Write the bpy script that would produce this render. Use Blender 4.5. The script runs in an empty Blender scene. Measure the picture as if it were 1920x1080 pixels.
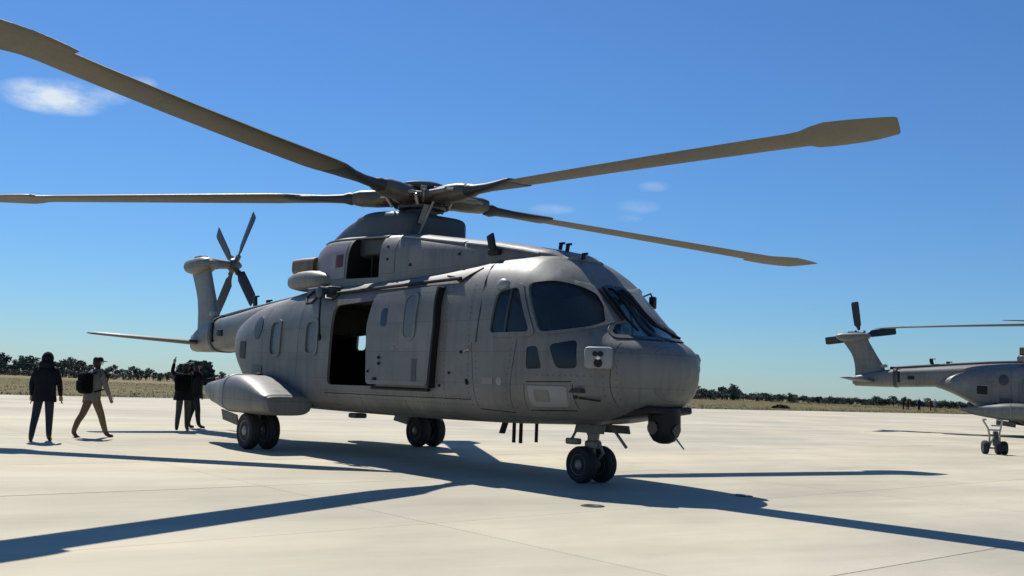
import bpy, bmesh, math, random
from mathutils import Vector, Matrix
R = math.radians
random.seed(11)
SC = bpy.context.scene
COL = SC.collection

# ------------------------------------------------------------------ camera
cam_data = bpy.data.cameras.new("camera")
cam = bpy.data.objects.new("camera", cam_data)
COL.objects.link(cam)
yaw, pit, rol = 2.446736, 0.0991659, 0.0359687
F = Vector((math.cos(yaw)*math.cos(pit), math.sin(yaw)*math.cos(pit), math.sin(pit)))
Rt = Vector((math.sin(yaw), -math.cos(yaw), 0)); U = Rt.cross(F)
r_ = Rt*math.cos(rol) + U*math.sin(rol); u_ = -Rt*math.sin(rol) + U*math.cos(rol)
cam.matrix_world = Matrix(((r_.x, u_.x, -F.x, 15.32705), (r_.y, u_.y, -F.y, -10.47948), (r_.z, u_.z, -F.z, 1.37731), (0, 0, 0, 1)))
cam_data.sensor_width = 36; cam_data.lens = 1852.48*36/1920
cam_data.clip_start = .1; cam_data.clip_end = 9000
SC.camera = cam

# ------------------------------------------------------------------ light
SUN = Vector((-.76, .16, 1)).normalized()
SUN_EL = math.asin(SUN.z); SUN_AZ = math.atan2(SUN.y, SUN.x)
world = bpy.data.worlds.new("World"); SC.world = world; world.use_nodes = True
nt = world.node_tree; nt.nodes.clear()
def wn(t, **k):
    n = nt.nodes.new(t)
    for a, b in k.items(): setattr(n, a, b)
    return n
out = wn('ShaderNodeOutputWorld'); bg = wn('ShaderNodeBackground'); sky = wn('ShaderNodeTexSky', sky_type='NISHITA')
sky.sun_disc = False; sky.sun_elevation = SUN_EL; sky.sun_rotation = R(90) - SUN_AZ
sky.altitude = 3000; sky.air_density = 1.7; sky.dust_density = 1; sky.ozone_density = 10
SKY_STRENGTH = .062
bg.inputs['Strength'].default_value = SKY_STRENGTH
# a few thin clouds: noise in sky direction, kept to the directions where the sky has them
tc = wn('ShaderNodeTexCoord')
def vmath(op, a, b=None):
    n = wn('ShaderNodeVectorMath', operation=op)
    nt.links.new(a, n.inputs[0])
    if b is not None:
        if isinstance(b, (tuple, Vector)): n.inputs[1].default_value = b
        else: nt.links.new(b, n.inputs[1])
    return n
def fmath(op, a, b=None, clamp=False):
    n = wn('ShaderNodeMath', operation=op); n.use_clamp = clamp
    for i, v in enumerate((a, b)):
        if v is None: continue
        if isinstance(v, (int, float)): n.inputs[i].default_value = v
        else: nt.links.new(v, n.inputs[i])
    return n.outputs[0]
def px_dir(px, py): return (F + r_*((px-960)/1852.48) + u_*((540-py)/1852.48)).normalized()
cn = wn('ShaderNodeTexNoise'); cn.inputs['Scale'].default_value = 22; cn.inputs['Detail'].default_value = 7; cn.inputs['Roughness'].default_value = .62
mp = wn('ShaderNodeMapping'); mp.inputs['Scale'].default_value = (1, 1, 2.6)
nt.links.new(tc.outputs['Generated'], mp.inputs['Vector']); nt.links.new(mp.outputs['Vector'], cn.inputs['Vector'])
mask = None
for (cx, cy, ax, ay, amt) in ((98, 182, .050, .017, 1.0), (150, 172, .045, .012, .55), (265, 155, .016, .007, .35), (1225, 350, .018, .006, .20), (1195, 388, .026, .008, .20), (1180, 410, .014, .005, .20), (1035, 392, .026, .006, .20)):
    d = px_dir(cx, cy); rr = Vector((d.y, -d.x, 0)).normalized(); uu = rr.cross(d)
    a = vmath('DOT_PRODUCT', tc.outputs['Generated'], rr).outputs['Value']
    b = vmath('DOT_PRODUCT', tc.outputs['Generated'], uu).outputs['Value']
    w = vmath('DOT_PRODUCT', tc.outputs['Generated'], d).outputs['Value']
    a2 = fmath('POWER', fmath('DIVIDE', fmath('ABSOLUTE', a), ax), 2.0); b2 = fmath('POWER', fmath('DIVIDE', fmath('ABSOLUTE', b), ay), 2.0)
    m = fmath('SUBTRACT', 1.0, fmath('ADD', a2, b2), True)
    m = fmath('MULTIPLY', fmath('MULTIPLY', m, amt), fmath('GREATER_THAN', w, 0.0))
    mask = m if mask is None else fmath('MAXIMUM', mask, m)
ns = fmath('MULTIPLY', fmath('SUBTRACT', cn.outputs['Fac'], .30), 2.9, True)
mask = fmath('MULTIPLY', fmath('MULTIPLY', mask, ns), 1.25, True)
mixc = wn('ShaderNodeMix', data_type='RGBA'); mixc.inputs[7].default_value = (9.0, 10.2, 11.4, 1)
tint = vmath('MULTIPLY', sky.outputs[0], (.80, 1.05, 1.25))
nt.links.new(mask, mixc.inputs[0]); nt.links.new(tint.outputs[0], mixc.inputs[6])
nt.links.new(mixc.outputs[2], bg.inputs['Color']); nt.links.new(bg.outputs[0], out.inputs[0])

sun_data = bpy.data.lights.new("sun", 'SUN'); sun_data.energy = 4.6; sun_data.angle = R(.5); sun_data.color = (1, .955, .88)
sun = bpy.data.objects.new("sun", sun_data); COL.objects.link(sun)
sun.rotation_euler = SUN.to_track_quat('Z', 'Y').to_euler()
SC.view_settings.view_transform = 'Standard'; SC.view_settings.look = 'None'
SC.view_settings.exposure = 0.35; SC.view_settings.gamma = 1; SC.view_settings.use_curve_mapping = False
SC.cycles.max_bounces = 6; SC.cycles.transparent_max_bounces = 12

# ------------------------------------------------------------------ materials
def material(name, base, rough=.6, metal=0., var=.12, scale=3., bump=0., bscale=60., tint=None, streak=False, rand=0., spec=.5, coord='Object', scale3=(1, 1, 1), fine=.5, panels=False):
    m = bpy.data.materials.new(name); m.use_nodes = True; t = m.node_tree; N = t.nodes; L = t.links
    b = N['Principled BSDF']; b.inputs['Roughness'].default_value = rough; b.inputs['Metallic'].default_value = metal
    b.inputs['Specular IOR Level'].default_value = spec
    tcn = N.new('ShaderNodeTexCoord'); mpn = N.new('ShaderNodeMapping'); mpn.inputs['Scale'].default_value = scale3
    if coord == 'World':
        g = N.new('ShaderNodeNewGeometry'); L.new(g.outputs['Position'], mpn.inputs['Vector'])
    else: L.new(tcn.outputs[coord], mpn.inputs['Vector'])
    n1 = N.new('ShaderNodeTexNoise'); n1.inputs['Scale'].default_value = scale; n1.inputs['Detail'].default_value = 8; n1.inputs['Roughness'].default_value = .6
    L.new(mpn.outputs[0], n1.inputs['Vector'])
    n2 = N.new('ShaderNodeTexNoise'); n2.inputs['Scale'].default_value = scale*9; n2.inputs['Detail'].default_value = 5
    if streak:
        mp2 = N.new('ShaderNodeMapping'); mp2.inputs['Scale'].default_value = (1, 1, .12); L.new(tcn.outputs['Object'], mp2.inputs['Vector']); L.new(mp2.outputs[0], n2.inputs['Vector'])
    else: L.new(mpn.outputs[0], n2.inputs['Vector'])
    def mth(op, a, b_, cl=False):
        x = N.new('ShaderNodeMath'); x.operation = op; x.use_clamp = cl
        for i, v in enumerate((a, b_)):
            if isinstance(v, (int, float)): x.inputs[i].default_value = v
            else: L.new(v, x.inputs[i])
        return x.outputs[0]
    s = mth('ADD', mth('MULTIPLY', mth('SUBTRACT', n1.outputs['Fac'], .5), 2*var), mth('MULTIPLY', mth('SUBTRACT', n2.outputs['Fac'], .5), 2*var*fine))
    val = mth('ADD', s, 1.0)
    if rand:
        oi = N.new('ShaderNodeObjectInfo'); val = mth('MULTIPLY', val, mth('ADD', mth('MULTIPLY', oi.outputs['Random'], rand), 1-rand/2))
    col = N.new('ShaderNodeVectorMath'); col.operation = 'SCALE'; L.new(val, col.inputs['Scale'])
    if tint:
        mx = N.new('ShaderNodeMix'); mx.data_type = 'RGBA'; mx.inputs[6].default_value = (*base, 1); mx.inputs[7].default_value = (*tint, 1)
        n3 = N.new('ShaderNodeTexNoise'); n3.inputs['Scale'].default_value = scale*.6; n3.inputs['Detail'].default_value = 6
        mp3 = N.new('ShaderNodeMapping'); mp3.inputs['Location'].default_value = (7, 3, 5); L.new(mpn.outputs[0], mp3.inputs[0]); L.new(mp3.outputs[0], n3.inputs['Vector'])
        cr = mth('MULTIPLY', mth('SUBTRACT', n3.outputs['Fac'], .38), 4.0, True)
        L.new(cr, mx.inputs[0]); L.new(mx.outputs[2], col.inputs[0])
    else: col.inputs[0].default_value = base
    L.new(col.outputs[0], b.inputs['Base Color'])
    L.new(mth('ADD', mth('MULTIPLY', mth('SUBTRACT', n2.outputs['Fac'], .5), .25), rough), b.inputs['Roughness'])
    if panels:
        sx = N.new('ShaderNodeSeparateXYZ'); cx = N.new('ShaderNodeCombineXYZ'); L.new(tcn.outputs['Object'], sx.inputs[0]); L.new(sx.outputs[0], cx.inputs[0]); L.new(sx.outputs[2], cx.inputs[1])
        bt = N.new('ShaderNodeTexBrick'); bt.inputs['Scale'].default_value = 1; bt.inputs['Brick Width'].default_value = 1.15; bt.inputs['Row Height'].default_value = .47; bt.inputs['Mortar Size'].default_value = .006; bt.inputs['Mortar Smooth'].default_value = .2
        bt.inputs['Color1'].default_value = (.90, .90, .90, 1); bt.inputs['Color2'].default_value = (1.08, 1.08, 1.08, 1); bt.inputs['Mortar'].default_value = (.70, .70, .70, 1); L.new(cx.outputs[0], bt.inputs['Vector'])
        mm = N.new('ShaderNodeVectorMath'); mm.operation = 'MULTIPLY'; L.new(col.outputs[0], mm.inputs[0]); L.new(bt.outputs['Color'], mm.inputs[1]); cur = mm.outputs[0]
        for sc3, loc, lo, hi, amt in (((9, 9, .45), (3, 1, 2), .50, .74, .30), ((1.1, 1.1, 1.6), (9, 4, 1), .45, .68, .22), ((.5, .5, 2.6), (1, 8, 3), .50, .70, .16)):
            mq = N.new('ShaderNodeMapping'); mq.inputs['Scale'].default_value = sc3; mq.inputs['Location'].default_value = loc; L.new(tcn.outputs['Object'], mq.inputs[0])
            nq = N.new('ShaderNodeTexNoise'); nq.inputs['Scale'].default_value = 1; nq.inputs['Detail'].default_value = 6; nq.inputs['Roughness'].default_value = .6; L.new(mq.outputs[0], nq.inputs[0])
            mr = N.new('ShaderNodeMapRange'); L.new(nq.outputs['Fac'], mr.inputs['Value']); mr.inputs['From Min'].default_value = lo; mr.inputs['From Max'].default_value = hi; mr.inputs['To Min'].default_value = 1.06; mr.inputs['To Max'].default_value = 1.06-amt
            vq = N.new('ShaderNodeVectorMath'); vq.operation = 'SCALE'; L.new(cur, vq.inputs[0]); L.new(mr.outputs[0], vq.inputs['Scale']); cur = vq.outputs[0]
        L.new(cur, b.inputs['Base Color'])
    if bump:
        bn = N.new('ShaderNodeTexNoise'); bn.inputs['Scale'].default_value = bscale; bn.inputs['Detail'].default_value = 4; L.new(mpn.outputs[0], bn.inputs['Vector'])
        bp = N.new('ShaderNodeBump'); bp.inputs['Strength'].default_value = bump; bp.inputs['Distance'].default_value = .02
        L.new(bn.outputs['Fac'], bp.inputs['Height']); L.new(bp.outputs[0], b.inputs['Normal'])
    return m
M = {}
M['paint'] = material('naval_grey_paint', (.122, .133, .124), .50, var=.27, scale=1.3, streak=True, panels=True, bump=.10, bscale=2.2, tint=(.140, .134, .124))
M['paint_dark'] = material('dark_grey_paint', (.034, .044, .050), .5, var=.15, scale=2, streak=True)
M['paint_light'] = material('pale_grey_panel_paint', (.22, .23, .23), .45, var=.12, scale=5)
M['paint_pink'] = material('faded_panel_paint', (.19, .17, .185), .45, var=.12, scale=4)
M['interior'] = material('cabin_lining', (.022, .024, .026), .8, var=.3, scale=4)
M['seat'] = material('seat_fabric', (.03, .033, .03), .9, var=.2, scale=8)
M['black'] = material('black_rubber_and_plastic', (.010, .010, .011), .55, var=.2, scale=8, spec=.25)
M['tyre'] = material('tyre_rubber', (.016, .016, .017), .8, var=.25, scale=12, bump=.2)
M['rim'] = material('wheel_metal', (.22, .21, .2), .45, metal=.3, var=.2, scale=14)
M['metal'] = material('bare_metal', (.33, .32, .30), .4, metal=.6, var=.2, scale=10)
M['strut'] = material('gear_leg_paint', (.17, .165, .155), .45, var=.2, scale=9)
M['blade'] = material('rotor_blade_skin', (.080, .068, .040), .55, var=.2, scale=2.2, tint=(.052, .052, .040), streak=False)
M['blade_dark'] = material('rotor_blade_root_sleeve', (.022, .026, .028), .55, var=.25, scale=6)
M['tail_blade'] = material('tail_rotor_blade_skin', (.012, .016, .024), .5, var=.2, scale=5)
M['hub'] = material('rotor_head_composite', (.10, .09, .065), .5, var=.35, scale=6, tint=(.055, .055, .05))
M['hub_cap'] = material('rotor_head_cap', (.11, .115, .11), .3, var=.2, scale=5, metal=.3)
M['copper'] = material('heat_stained_exhaust', (.20, .12, .055), .5, metal=.5, var=.35, scale=7, tint=(.10, .08, .07))
M['red'] = material('dull_red_marking', (.055, .006, .016), .6, var=.2, scale=12)
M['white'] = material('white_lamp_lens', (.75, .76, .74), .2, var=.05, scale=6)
def glass_material(name, col, trans, rough=.06):
    m = bpy.data.materials.new(name); m.use_nodes = True; t = m.node_tree; N = t.nodes; L = t.links
    b = N['Principled BSDF']; b.inputs['Base Color'].default_value = (*col, 1); b.inputs['Roughness'].default_value = rough
    nz = N.new('ShaderNodeTexNoise'); nz.inputs['Scale'].default_value = 7; tcn = N.new('ShaderNodeTexCoord'); L.new(tcn.outputs['Object'], nz.inputs['Vector'])
    mr = N.new('ShaderNodeMapRange'); mr.inputs['To Min'].default_value = rough*.6; mr.inputs['To Max'].default_value = rough*1.8
    L.new(nz.outputs['Fac'], mr.inputs['Value']); L.new(mr.outputs[0], b.inputs['Roughness'])
    tr = N.new('ShaderNodeBsdfTransparent'); tr.inputs[0].default_value = (.75, .83, .88, 1); mx = N.new('ShaderNodeMixShader'); mx.inputs[0].default_value = trans
    L.new(b.outputs[0], mx.inputs[1]); L.new(tr.outputs[0], mx.inputs[2]); L.new(mx.outputs[0], N['Material Output'].inputs['Surface'])
    return m
M['glass'] = glass_material('tinted_cockpit_glass', (.030, .044, .058), .52)  # blue-grey base colour puts extra reflection into the pane
M['glass_dark'] = glass_material('dark_window_glass', (.012, .02, .03), .3, .08)
M['glass_grey'] = glass_material('grey_reflection_pane', (.10, .115, .12), .10, .25)  # grey base colour stands in for pale reflections on the panes

# ------------------------------------------------------------------ mesh helpers
def link_mesh(name, bm, mat, parent=None, smooth=30, loc=None, rot=None):
    me = bpy.data.meshes.new(name)
    if isinstance(bm, bpy.types.Mesh): me = bm
    else:
        bmesh.ops.recalc_face_normals(bm, faces=bm.faces[:]); bm.to_mesh(me); bm.free()
    mats = mat if isinstance(mat, (list, tuple)) else [mat]
    if len(me.materials) == 0:
        for x in mats: me.materials.append(x)
    if smooth is not None:
        me.polygons.foreach_set('use_smooth', [True]*len(me.polygons)); me.set_sharp_from_angle(angle=R(smooth))
    o = bpy.data.objects.new(name, me); COL.objects.link(o)
    if loc is not None: o.location = loc
    if rot is not None: o.rotation_euler = rot
    if parent is not None: o.parent = parent
    return o
def thing(name, label, cat, loc=(0, 0, 0), rz=0, group=None):
    o = bpy.data.objects.new(name, None); COL.objects.link(o); o.location = loc; o.rotation_euler = (0, 0, rz)
    o['label'] = label; o['category'] = cat
    if group: o['group'] = group
    o.empty_display_size = .1
    return o
def tag(o, label, cat, group=None):
    o['label'] = label; o['category'] = cat
    if group: o['group'] = group
    return o
def add_box(bm, c, s, rot=None, bev=0.):
    t = bmesh.new(); bmesh.ops.create_cube(t, size=1)
    for v in t.verts: v.co = Vector((v.co.x*s[0], v.co.y*s[1], v.co.z*s[2]))
    if bev: bmesh.ops.bevel(t, geom=t.edges[:], offset=bev, segments=2, affect='EDGES', profile=.5)
    mt = Matrix.Translation(c)
    if rot is not None: mt = mt @ (rot if isinstance(rot, Matrix) else Matrix.Rotation(rot[2], 4, 'Z') @ Matrix.Rotation(rot[1], 4, 'Y') @ Matrix.Rotation(rot[0], 4, 'X'))
    bmesh.ops.transform(t, matrix=mt, verts=t.verts)
    me = bpy.data.meshes.new('tmp'); t.to_mesh(me); t.free(); bm.from_mesh(me); bpy.data.meshes.remove(me)
def add_rings(bm, rings, cap0=True, cap1=True, closed=True):
    vs = [[bm.verts.new(p) for p in ring] for ring in rings]
    n = len(vs[0])
    for a, b in zip(vs[:-1], vs[1:]):
        for i in range(n if closed else n-1):
            j = (i+1) % n
            bm.faces.new((a[i], a[j], b[j], b[i]))
    if cap0: bm.faces.new(vs[0][::-1])
    if cap1: bm.faces.new(vs[-1])
    return vs
def add_tube(bm, pts, rad, seg=10, cap=True):
    pts = [Vector(p) for p in pts]; rads = rad if isinstance(rad, (list, tuple)) else [rad]*len(pts)
    rings = []; prev = None
    for i, p in enumerate(pts):
        d = (pts[min(i+1, len(pts)-1)] - pts[max(i-1, 0)]).normalized()
        if prev is None:
            a = d.orthogonal().normalized()
        else: a = (prev - d*prev.dot(d)).normalized()
        prev = a; b = d.cross(a)
        rings.append([p + (a*math.cos(2*math.pi*k/seg) + b*math.sin(2*math.pi*k/seg))*rads[i] for k in range(seg)])
    add_rings(bm, rings, cap, cap)
def add_lathe(bm, prof, axis='z', origin=(0, 0, 0), seg=32):
    # prof: (radius, height) list, revolved round axis
    O = Vector(origin); rings = []
    for r, h in prof:
        ring = []
        for k in range(seg):
            a = 2*math.pi*k/seg; c, s = r*math.cos(a), r*math.sin(a)
            ring.append(O + (Vector((c, s, h)) if axis == 'z' else Vector((c, h, s)) if axis == 'y' else Vector((h, c, s))))
        rings.append(ring)
    add_rings(bm, rings)
def add_ellipsoid(bm, c, s, seg=20, rings=12, rot=None):
    mt = Matrix.Translation(c)
    if rot is not None: mt = mt @ Matrix.Rotation(rot[2], 4, 'Z') @ Matrix.Rotation(rot[1], 4, 'Y') @ Matrix.Rotation(rot[0], 4, 'X')
    bmesh.ops.create_uvsphere(bm, u_segments=seg, v_segments=rings, radius=1, matrix=mt @ Matrix.Diagonal((s[0], s[1], s[2], 1)))
def round_poly(P, r, seg=4):
    out_ = []; n = len(P)
    for i in range(n):
        p = Vector(P[i]); a = Vector(P[i-1]) - p; b = Vector(P[(i+1) % n]) - p
        rr = min(r, a.length*.45, b.length*.45); a0 = p + a.normalized()*rr; b0 = p + b.normalized()*rr
        for k in range(seg+1):
            t = k/seg; out_.append(((1-t)**2*a0 + 2*t*(1-t)*p + t*t*b0)[:])
    return out_
def grow_poly(P, d):
    c = [sum(p[0] for p in P)/len(P), sum(p[1] for p in P)/len(P)]
    area = sum(P[i-1][0]*P[i][1] - P[i][0]*P[i-1][1] for i in range(len(P)))
    s = 1 if area > 0 else -1; out_ = []
    n = len(P)
    for i in range(n):
        a, p, b = Vector(P[i-1]), Vector(P[i]), Vector(P[(i+1) % n])
        e1 = (p-a).normalized(); e2 = (b-p).normalized()
        n1 = Vector((e1.y, -e1.x))*s; n2 = Vector((e2.y, -e2.x))*s
        m = (n1+n2); m = m/max(.5, m.length_squared/2) if m.length > 1e-6 else n1
        out_.append((p + m*d)[:])
    return out_
def prism_bm(P, axis, a, b, bm=None):
    bm = bm or bmesh.new()
    f = (lambda p, t: (p[0], t, p[1])) if axis == 'y' else (lambda p, t: (t, p[0], p[1])) if axis == 'x' else (lambda p, t: (p[0], p[1], t))
    t = bmesh.new(); add_rings(t, [[f(p, a) for p in P], [f(p, b) for p in P]])
    bmesh.ops.recalc_face_normals(t, faces=t.faces[:])
    me = bpy.data.meshes.new('tmp'); t.to_mesh(me); t.free(); bm.from_mesh(me); bpy.data.meshes.remove(me)
    return bm
def boolean(bmA, ops, mats):
    # ops: list of (operation, bmesh); returns a mesh
    me = bpy.data.meshes.new('a'); bmA.to_mesh(me); bmA.free()
    for m in mats: me.materials.append(m)
    A = bpy.data.objects.new('a', me); COL.objects.link(A); tmp = [A]
    for op, b in ops:
        mb = bpy.data.meshes.new('b'); b.to_mesh(mb); b.free()
        for m in mats: mb.materials.append(m)
        B = bpy.data.objects.new('b', mb); COL.objects.link(B); tmp.append(B)
        md = A.modifiers.new('m', 'BOOLEAN'); md.operation = op; md.object = B; md.solver = 'EXACT'
    bpy.context.view_layer.update()
    dg = bpy.context.evaluated_depsgraph_get(); res = bpy.data.meshes.new_from_object(A.evaluated_get(dg))
    for o in tmp:
        m_ = o.data; bpy.data.objects.remove(o); bpy.data.meshes.remove(m_)
    return res

# ------------------------------------------------------------------ cabin shell as a lofted section
ST=[ # x, W, zb, zt, zc, nu, nl
(-6.7,.36,2.02,2.36,2.16,2.4,2.4),(-6.4,.62,1.93,2.5,2.12,2.6,2.6),(-5.8,.95,1.68,2.7,2.08,2.8,2.8),(-5.1,1.19,1.30,2.86,2.0,3.0,3.2),(-4.5,1.31,.97,2.98,1.9,3.2,3.6),(-4.0,1.37,.84,3.05,1.85,3.3,3.8),
(-3.4,1.4,.79,3.12,1.8,3.4,4),(-2.6,1.4,.78,3.2,1.8,3.7,4.5),(-1.0,1.4,.78,3.26,1.8,3.9,5),(.5,1.4,.78,3.28,1.8,3.9,5),(2.0,1.4,.79,3.3,1.8,3.8,5),(3.0,1.4,.80,3.36,1.8,3.5,4.6),(3.6,1.39,.81,3.42,1.8,3.2,4.2),
(4.2,1.36,.83,3.42,1.8,2.9,3.8),(4.7,1.31,.85,3.22,1.78,2.7,3.5),(5.1,1.23,.88,2.90,1.76,2.5,3.2),(5.45,1.12,.93,2.58,1.74,2.4,3.0),(5.75,.99,.99,2.27,1.72,2.5,2.8),(5.98,.85,1.06,2.14,1.70,2.7,2.7),
(6.15,.71,1.13,2.08,1.68,2.7,2.6),(6.28,.57,1.21,2.02,1.67,2.6,2.5),(6.38,.43,1.30,1.95,1.67,2.4,2.4),(6.45,.28,1.42,1.87,1.67,2.2,2.2),(6.485,.14,1.54,1.78,1.67,2,2)]
def _interp(x):
    n=len(ST)
    if x<=ST[0][0]: return ST[0][1:]
    if x>=ST[-1][0]: return ST[-1][1:]
    i=0
    while ST[i+1][0]<x: i+=1
    x0,x1=ST[i][0],ST[i+1][0]; h=x1-x0; t=(x-x0)/h
    out=[]
    for k in range(1,7):
        y0,y1=ST[i][k],ST[i+1][k]; d=(y1-y0)/h
        dp=(ST[i][k]-ST[i-1][k])/(ST[i][0]-ST[i-1][0]) if i>0 else d
        dn=(ST[i+2][k]-ST[i+1][k])/(ST[i+2][0]-ST[i+1][0]) if i+2<n else d
        m0=0 if dp*d<=0 else 2*dp*d/(dp+d); m1=0 if dn*d<=0 else 2*dn*d/(dn+d)
        a=2*t**3-3*t*t+1; b=t**3-2*t*t+t; c=-2*t**3+3*t*t; e=t**3-t*t
        out.append(a*y0+b*h*m0+c*y1+e*h*m1)
    return out
def ring_at(x, off=0., seg=88):
    W, zb, zt, zc, nu, nl = _interp(x); W = max(W+off, .01); out_ = []
    for k in range(seg):
        a = 2*math.pi*(k+.5)/seg; ca, sa = math.cos(a), math.sin(a)
        n = nu if sa >= 0 else nl; H = (zt-zc+off) if sa >= 0 else (zc-zb+off)
        out_.append(Vector((x, W*math.copysign(abs(ca)**(2/n), ca), zc + H*math.copysign(abs(sa)**(2/n), sa))))
    return out_
def surf_y(x, z, off=0.):
    W, zb, zt, zc, nu, nl = _interp(x)
    H, n = (zt-zc, nu) if z >= zc else (zc-zb, nl)
    v = 1 - (abs(z-zc)/H)**n
    return (W)*max(v, 0)**(1/n) + off
def full_shell_bm():
    xs = [-6.7, -6.6, -6.5, -6.4]
    x = -6.2
    while x < 4.4: xs.append(x); x += .22
    x = 4.42
    while x < 6.2: xs.append(x); x += .07
    xs += [6.22, 6.27, 6.31, 6.35, 6.38, 6.41, 6.43, 6.45, 6.465, 6.48, 6.485]
    bm = bmesh.new(); add_rings(bm, [ring_at(x) for x in xs]); bmesh.ops.recalc_face_normals(bm, faces=bm.faces[:])
    t = bmesh.new(); xi = [x for x in xs if -6.45 < x < 6.36]
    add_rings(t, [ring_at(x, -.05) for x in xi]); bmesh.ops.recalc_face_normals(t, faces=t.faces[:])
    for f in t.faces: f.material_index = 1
    return bm, t
def local_shell(x0, x1, o1, o2, step=.06, seg=120):
    n = max(2, int((x1-x0)/step)); bm = bmesh.new()
    xs = [x0 + (x1-x0)*i/n for i in range(n+1)]
    A = [[bm.verts.new(p) for p in ring_at(x, o1, seg)] for x in xs]; B = [[bm.verts.new(p) for p in ring_at(x, o2, seg)] for x in xs]
    for i in range(n):
        for k in range(seg):
            j = (k+1) % seg
            bm.faces.new((A[i][k], A[i+1][k], A[i+1][j], A[i][j])); bm.faces.new((B[i][k], B[i][j], B[i+1][j], B[i+1][k]))
    for k in range(seg):
        j = (k+1) % seg
        bm.faces.new((A[0][k], A[0][j], B[0][j], B[0][k])); bm.faces.new((A[n][k], B[n][k], B[n][j], A[n][j]))
    bmesh.ops.recalc_face_normals(bm, faces=bm.faces[:])
    return bm
def patch(P, axis, a, b, o1, o2, mats, x0, x1, minus=None):
    ops = [('INTERSECT', prism_bm(P, axis, a, b))]
    if minus: ops.append(('DIFFERENCE', prism_bm(minus, axis, a-1, b+1)))
    return boolean(local_shell(x0, x1, o1, o2), ops, mats)
def superring(x, W, zb, zt, n, seg=56, yc=0., zc=None):
    zc = (zb+zt)/2 if zc is None else zc; out_ = []
    for k in range(seg):
        a = 2*math.pi*(k+.5)/seg; ca, sa = math.cos(a), math.sin(a); H = zt-zc if sa >= 0 else zc-zb
        out_.append(Vector((x, yc + W*math.copysign(abs(ca)**(2/n), ca), zc + H*math.copysign(abs(sa)**(2/n), sa))))
    return out_
def smooth_st(S, sub=4):
    out_ = []
    for i in range(len(S)-1):
        p0, p1, p2, p3 = S[max(i-1, 0)], S[i], S[i+1], S[min(i+2, len(S)-1)]
        for k in range(sub):
            t = k/sub
            out_.append([p1[0]+(p2[0]-p1[0])*t] + [.5*((2*b)+(-a+c)*t+(2*a-5*b+4*c-d)*t*t+(-a+3*b-3*c+d)*t**3) for a, b, c, d in list(zip(p0, p1, p2, p3))[1:]])
    out_.append(list(S[-1])); return out_
def add_wheel(parent_part, c, r, w, side):
    bm = bmesh.new(); h = w/2
    add_lathe(bm, [(r*.55, -h*.8), (r*.8, -h), (r*.93, -h*.86), (r, -h*.45), (r, -h*.12), (r*.985, -h*.1), (r*.985, h*.1), (r, h*.12), (r, h*.45), (r*.93, h*.86), (r*.8, h), (r*.55, h*.8)], 'y', (0, 0, 0), 36)
    wh = link_mesh('wheel', bm, M['tyre'], parent_part, 30, loc=c)
    bm = bmesh.new()
    add_lathe(bm, [(r*.15, -h*1.02), (r*.22, -h*.9), (r*.35, -h*.6), (r*.5, -h*.72), (r*.56, -h*.86), (r*.58, -h*.78), (r*.58, h*.78), (r*.56, h*.86), (r*.5, h*.72), (r*.35, h*.6), (r*.22, h*.9), (r*.15, h*1.02)], 'y', (0, 0, 0), 28)
    for k in range(6):
        a = k*math.pi/3
        for s in (-1, 1): add_tube(bm, [(r*.42*math.cos(a), s*h*.6, r*.42*math.sin(a)), (r*.42*math.cos(a), s*h*.78, r*.42*math.sin(a))], r*.045, 6)
    link_mesh('rim', bm, M['rim'], wh, 30)
    return wh
def airfoil(c, tk, n=9):
    up = []; lo = []
    for i in range(n+1):
        t = (1-math.cos(math.pi*i/n))/2
        y = 5*tk*(.2969*math.sqrt(t)-.126*t-.3516*t*t+.2843*t**3-.1036*t**4)
        up.append((t, y*1.15)); lo.append((t, -y*.85))
    return [(a-.0, b) for a, b in up] + lo[-2:0:-1]
def blade_bm(droop, ex=2):
    # x outwards, planform edges at +y (swept edge) and -y (notched edge)
    st = [(1.75, .10, -.10, .10, 1), (2.2, .17, -.17, .11, 1), (2.7, .33, -.30, .085, 0), (3.0, .36, -.33, .08, 0), (4.5, .36, -.33, .075, 0), (6.0, .36, -.33, .07, 0), (7.5, .36, -.33, .062, 0), (7.95, .365, -.33, .058, 0),
          (7.98, .50, -.335, .056, 0), (8.15, .53, -.36, .054, 0), (8.4, .54, -.50, .05, 0), (8.62, .53, -.58, .045, 0), (8.85, .48, -.53, .04, 0), (9.05, .42, -.46, .034, 0), (9.2, .37, -.40, .028, 0), (9.28, .34, -.36, .02, 0), (9.31, .27, -.30, .012, 0)]
    bm = bmesh.new(); rings = []
    af = airfoil(1, .5)
    for x, yp, ym, th, _ in st:
        z = droop*(x/9.3)**ex; tw = R(7 - 9*x/9.3); c = yp-ym; ring = []
        for t, h in af:
            yy = yp - c*t; zz = h*th*2.0; ring.append((x - yy*(.40 if x > 9.25 else .34 if x > 9.1 else .22 if x > 9.0 else .08 if x > 8.8 else 0), yy*math.cos(tw) - zz*math.sin(tw), z + yy*math.sin(tw) + zz*math.cos(tw)))
        rings.append(ring)
    add_rings(bm, rings); return bm

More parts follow.
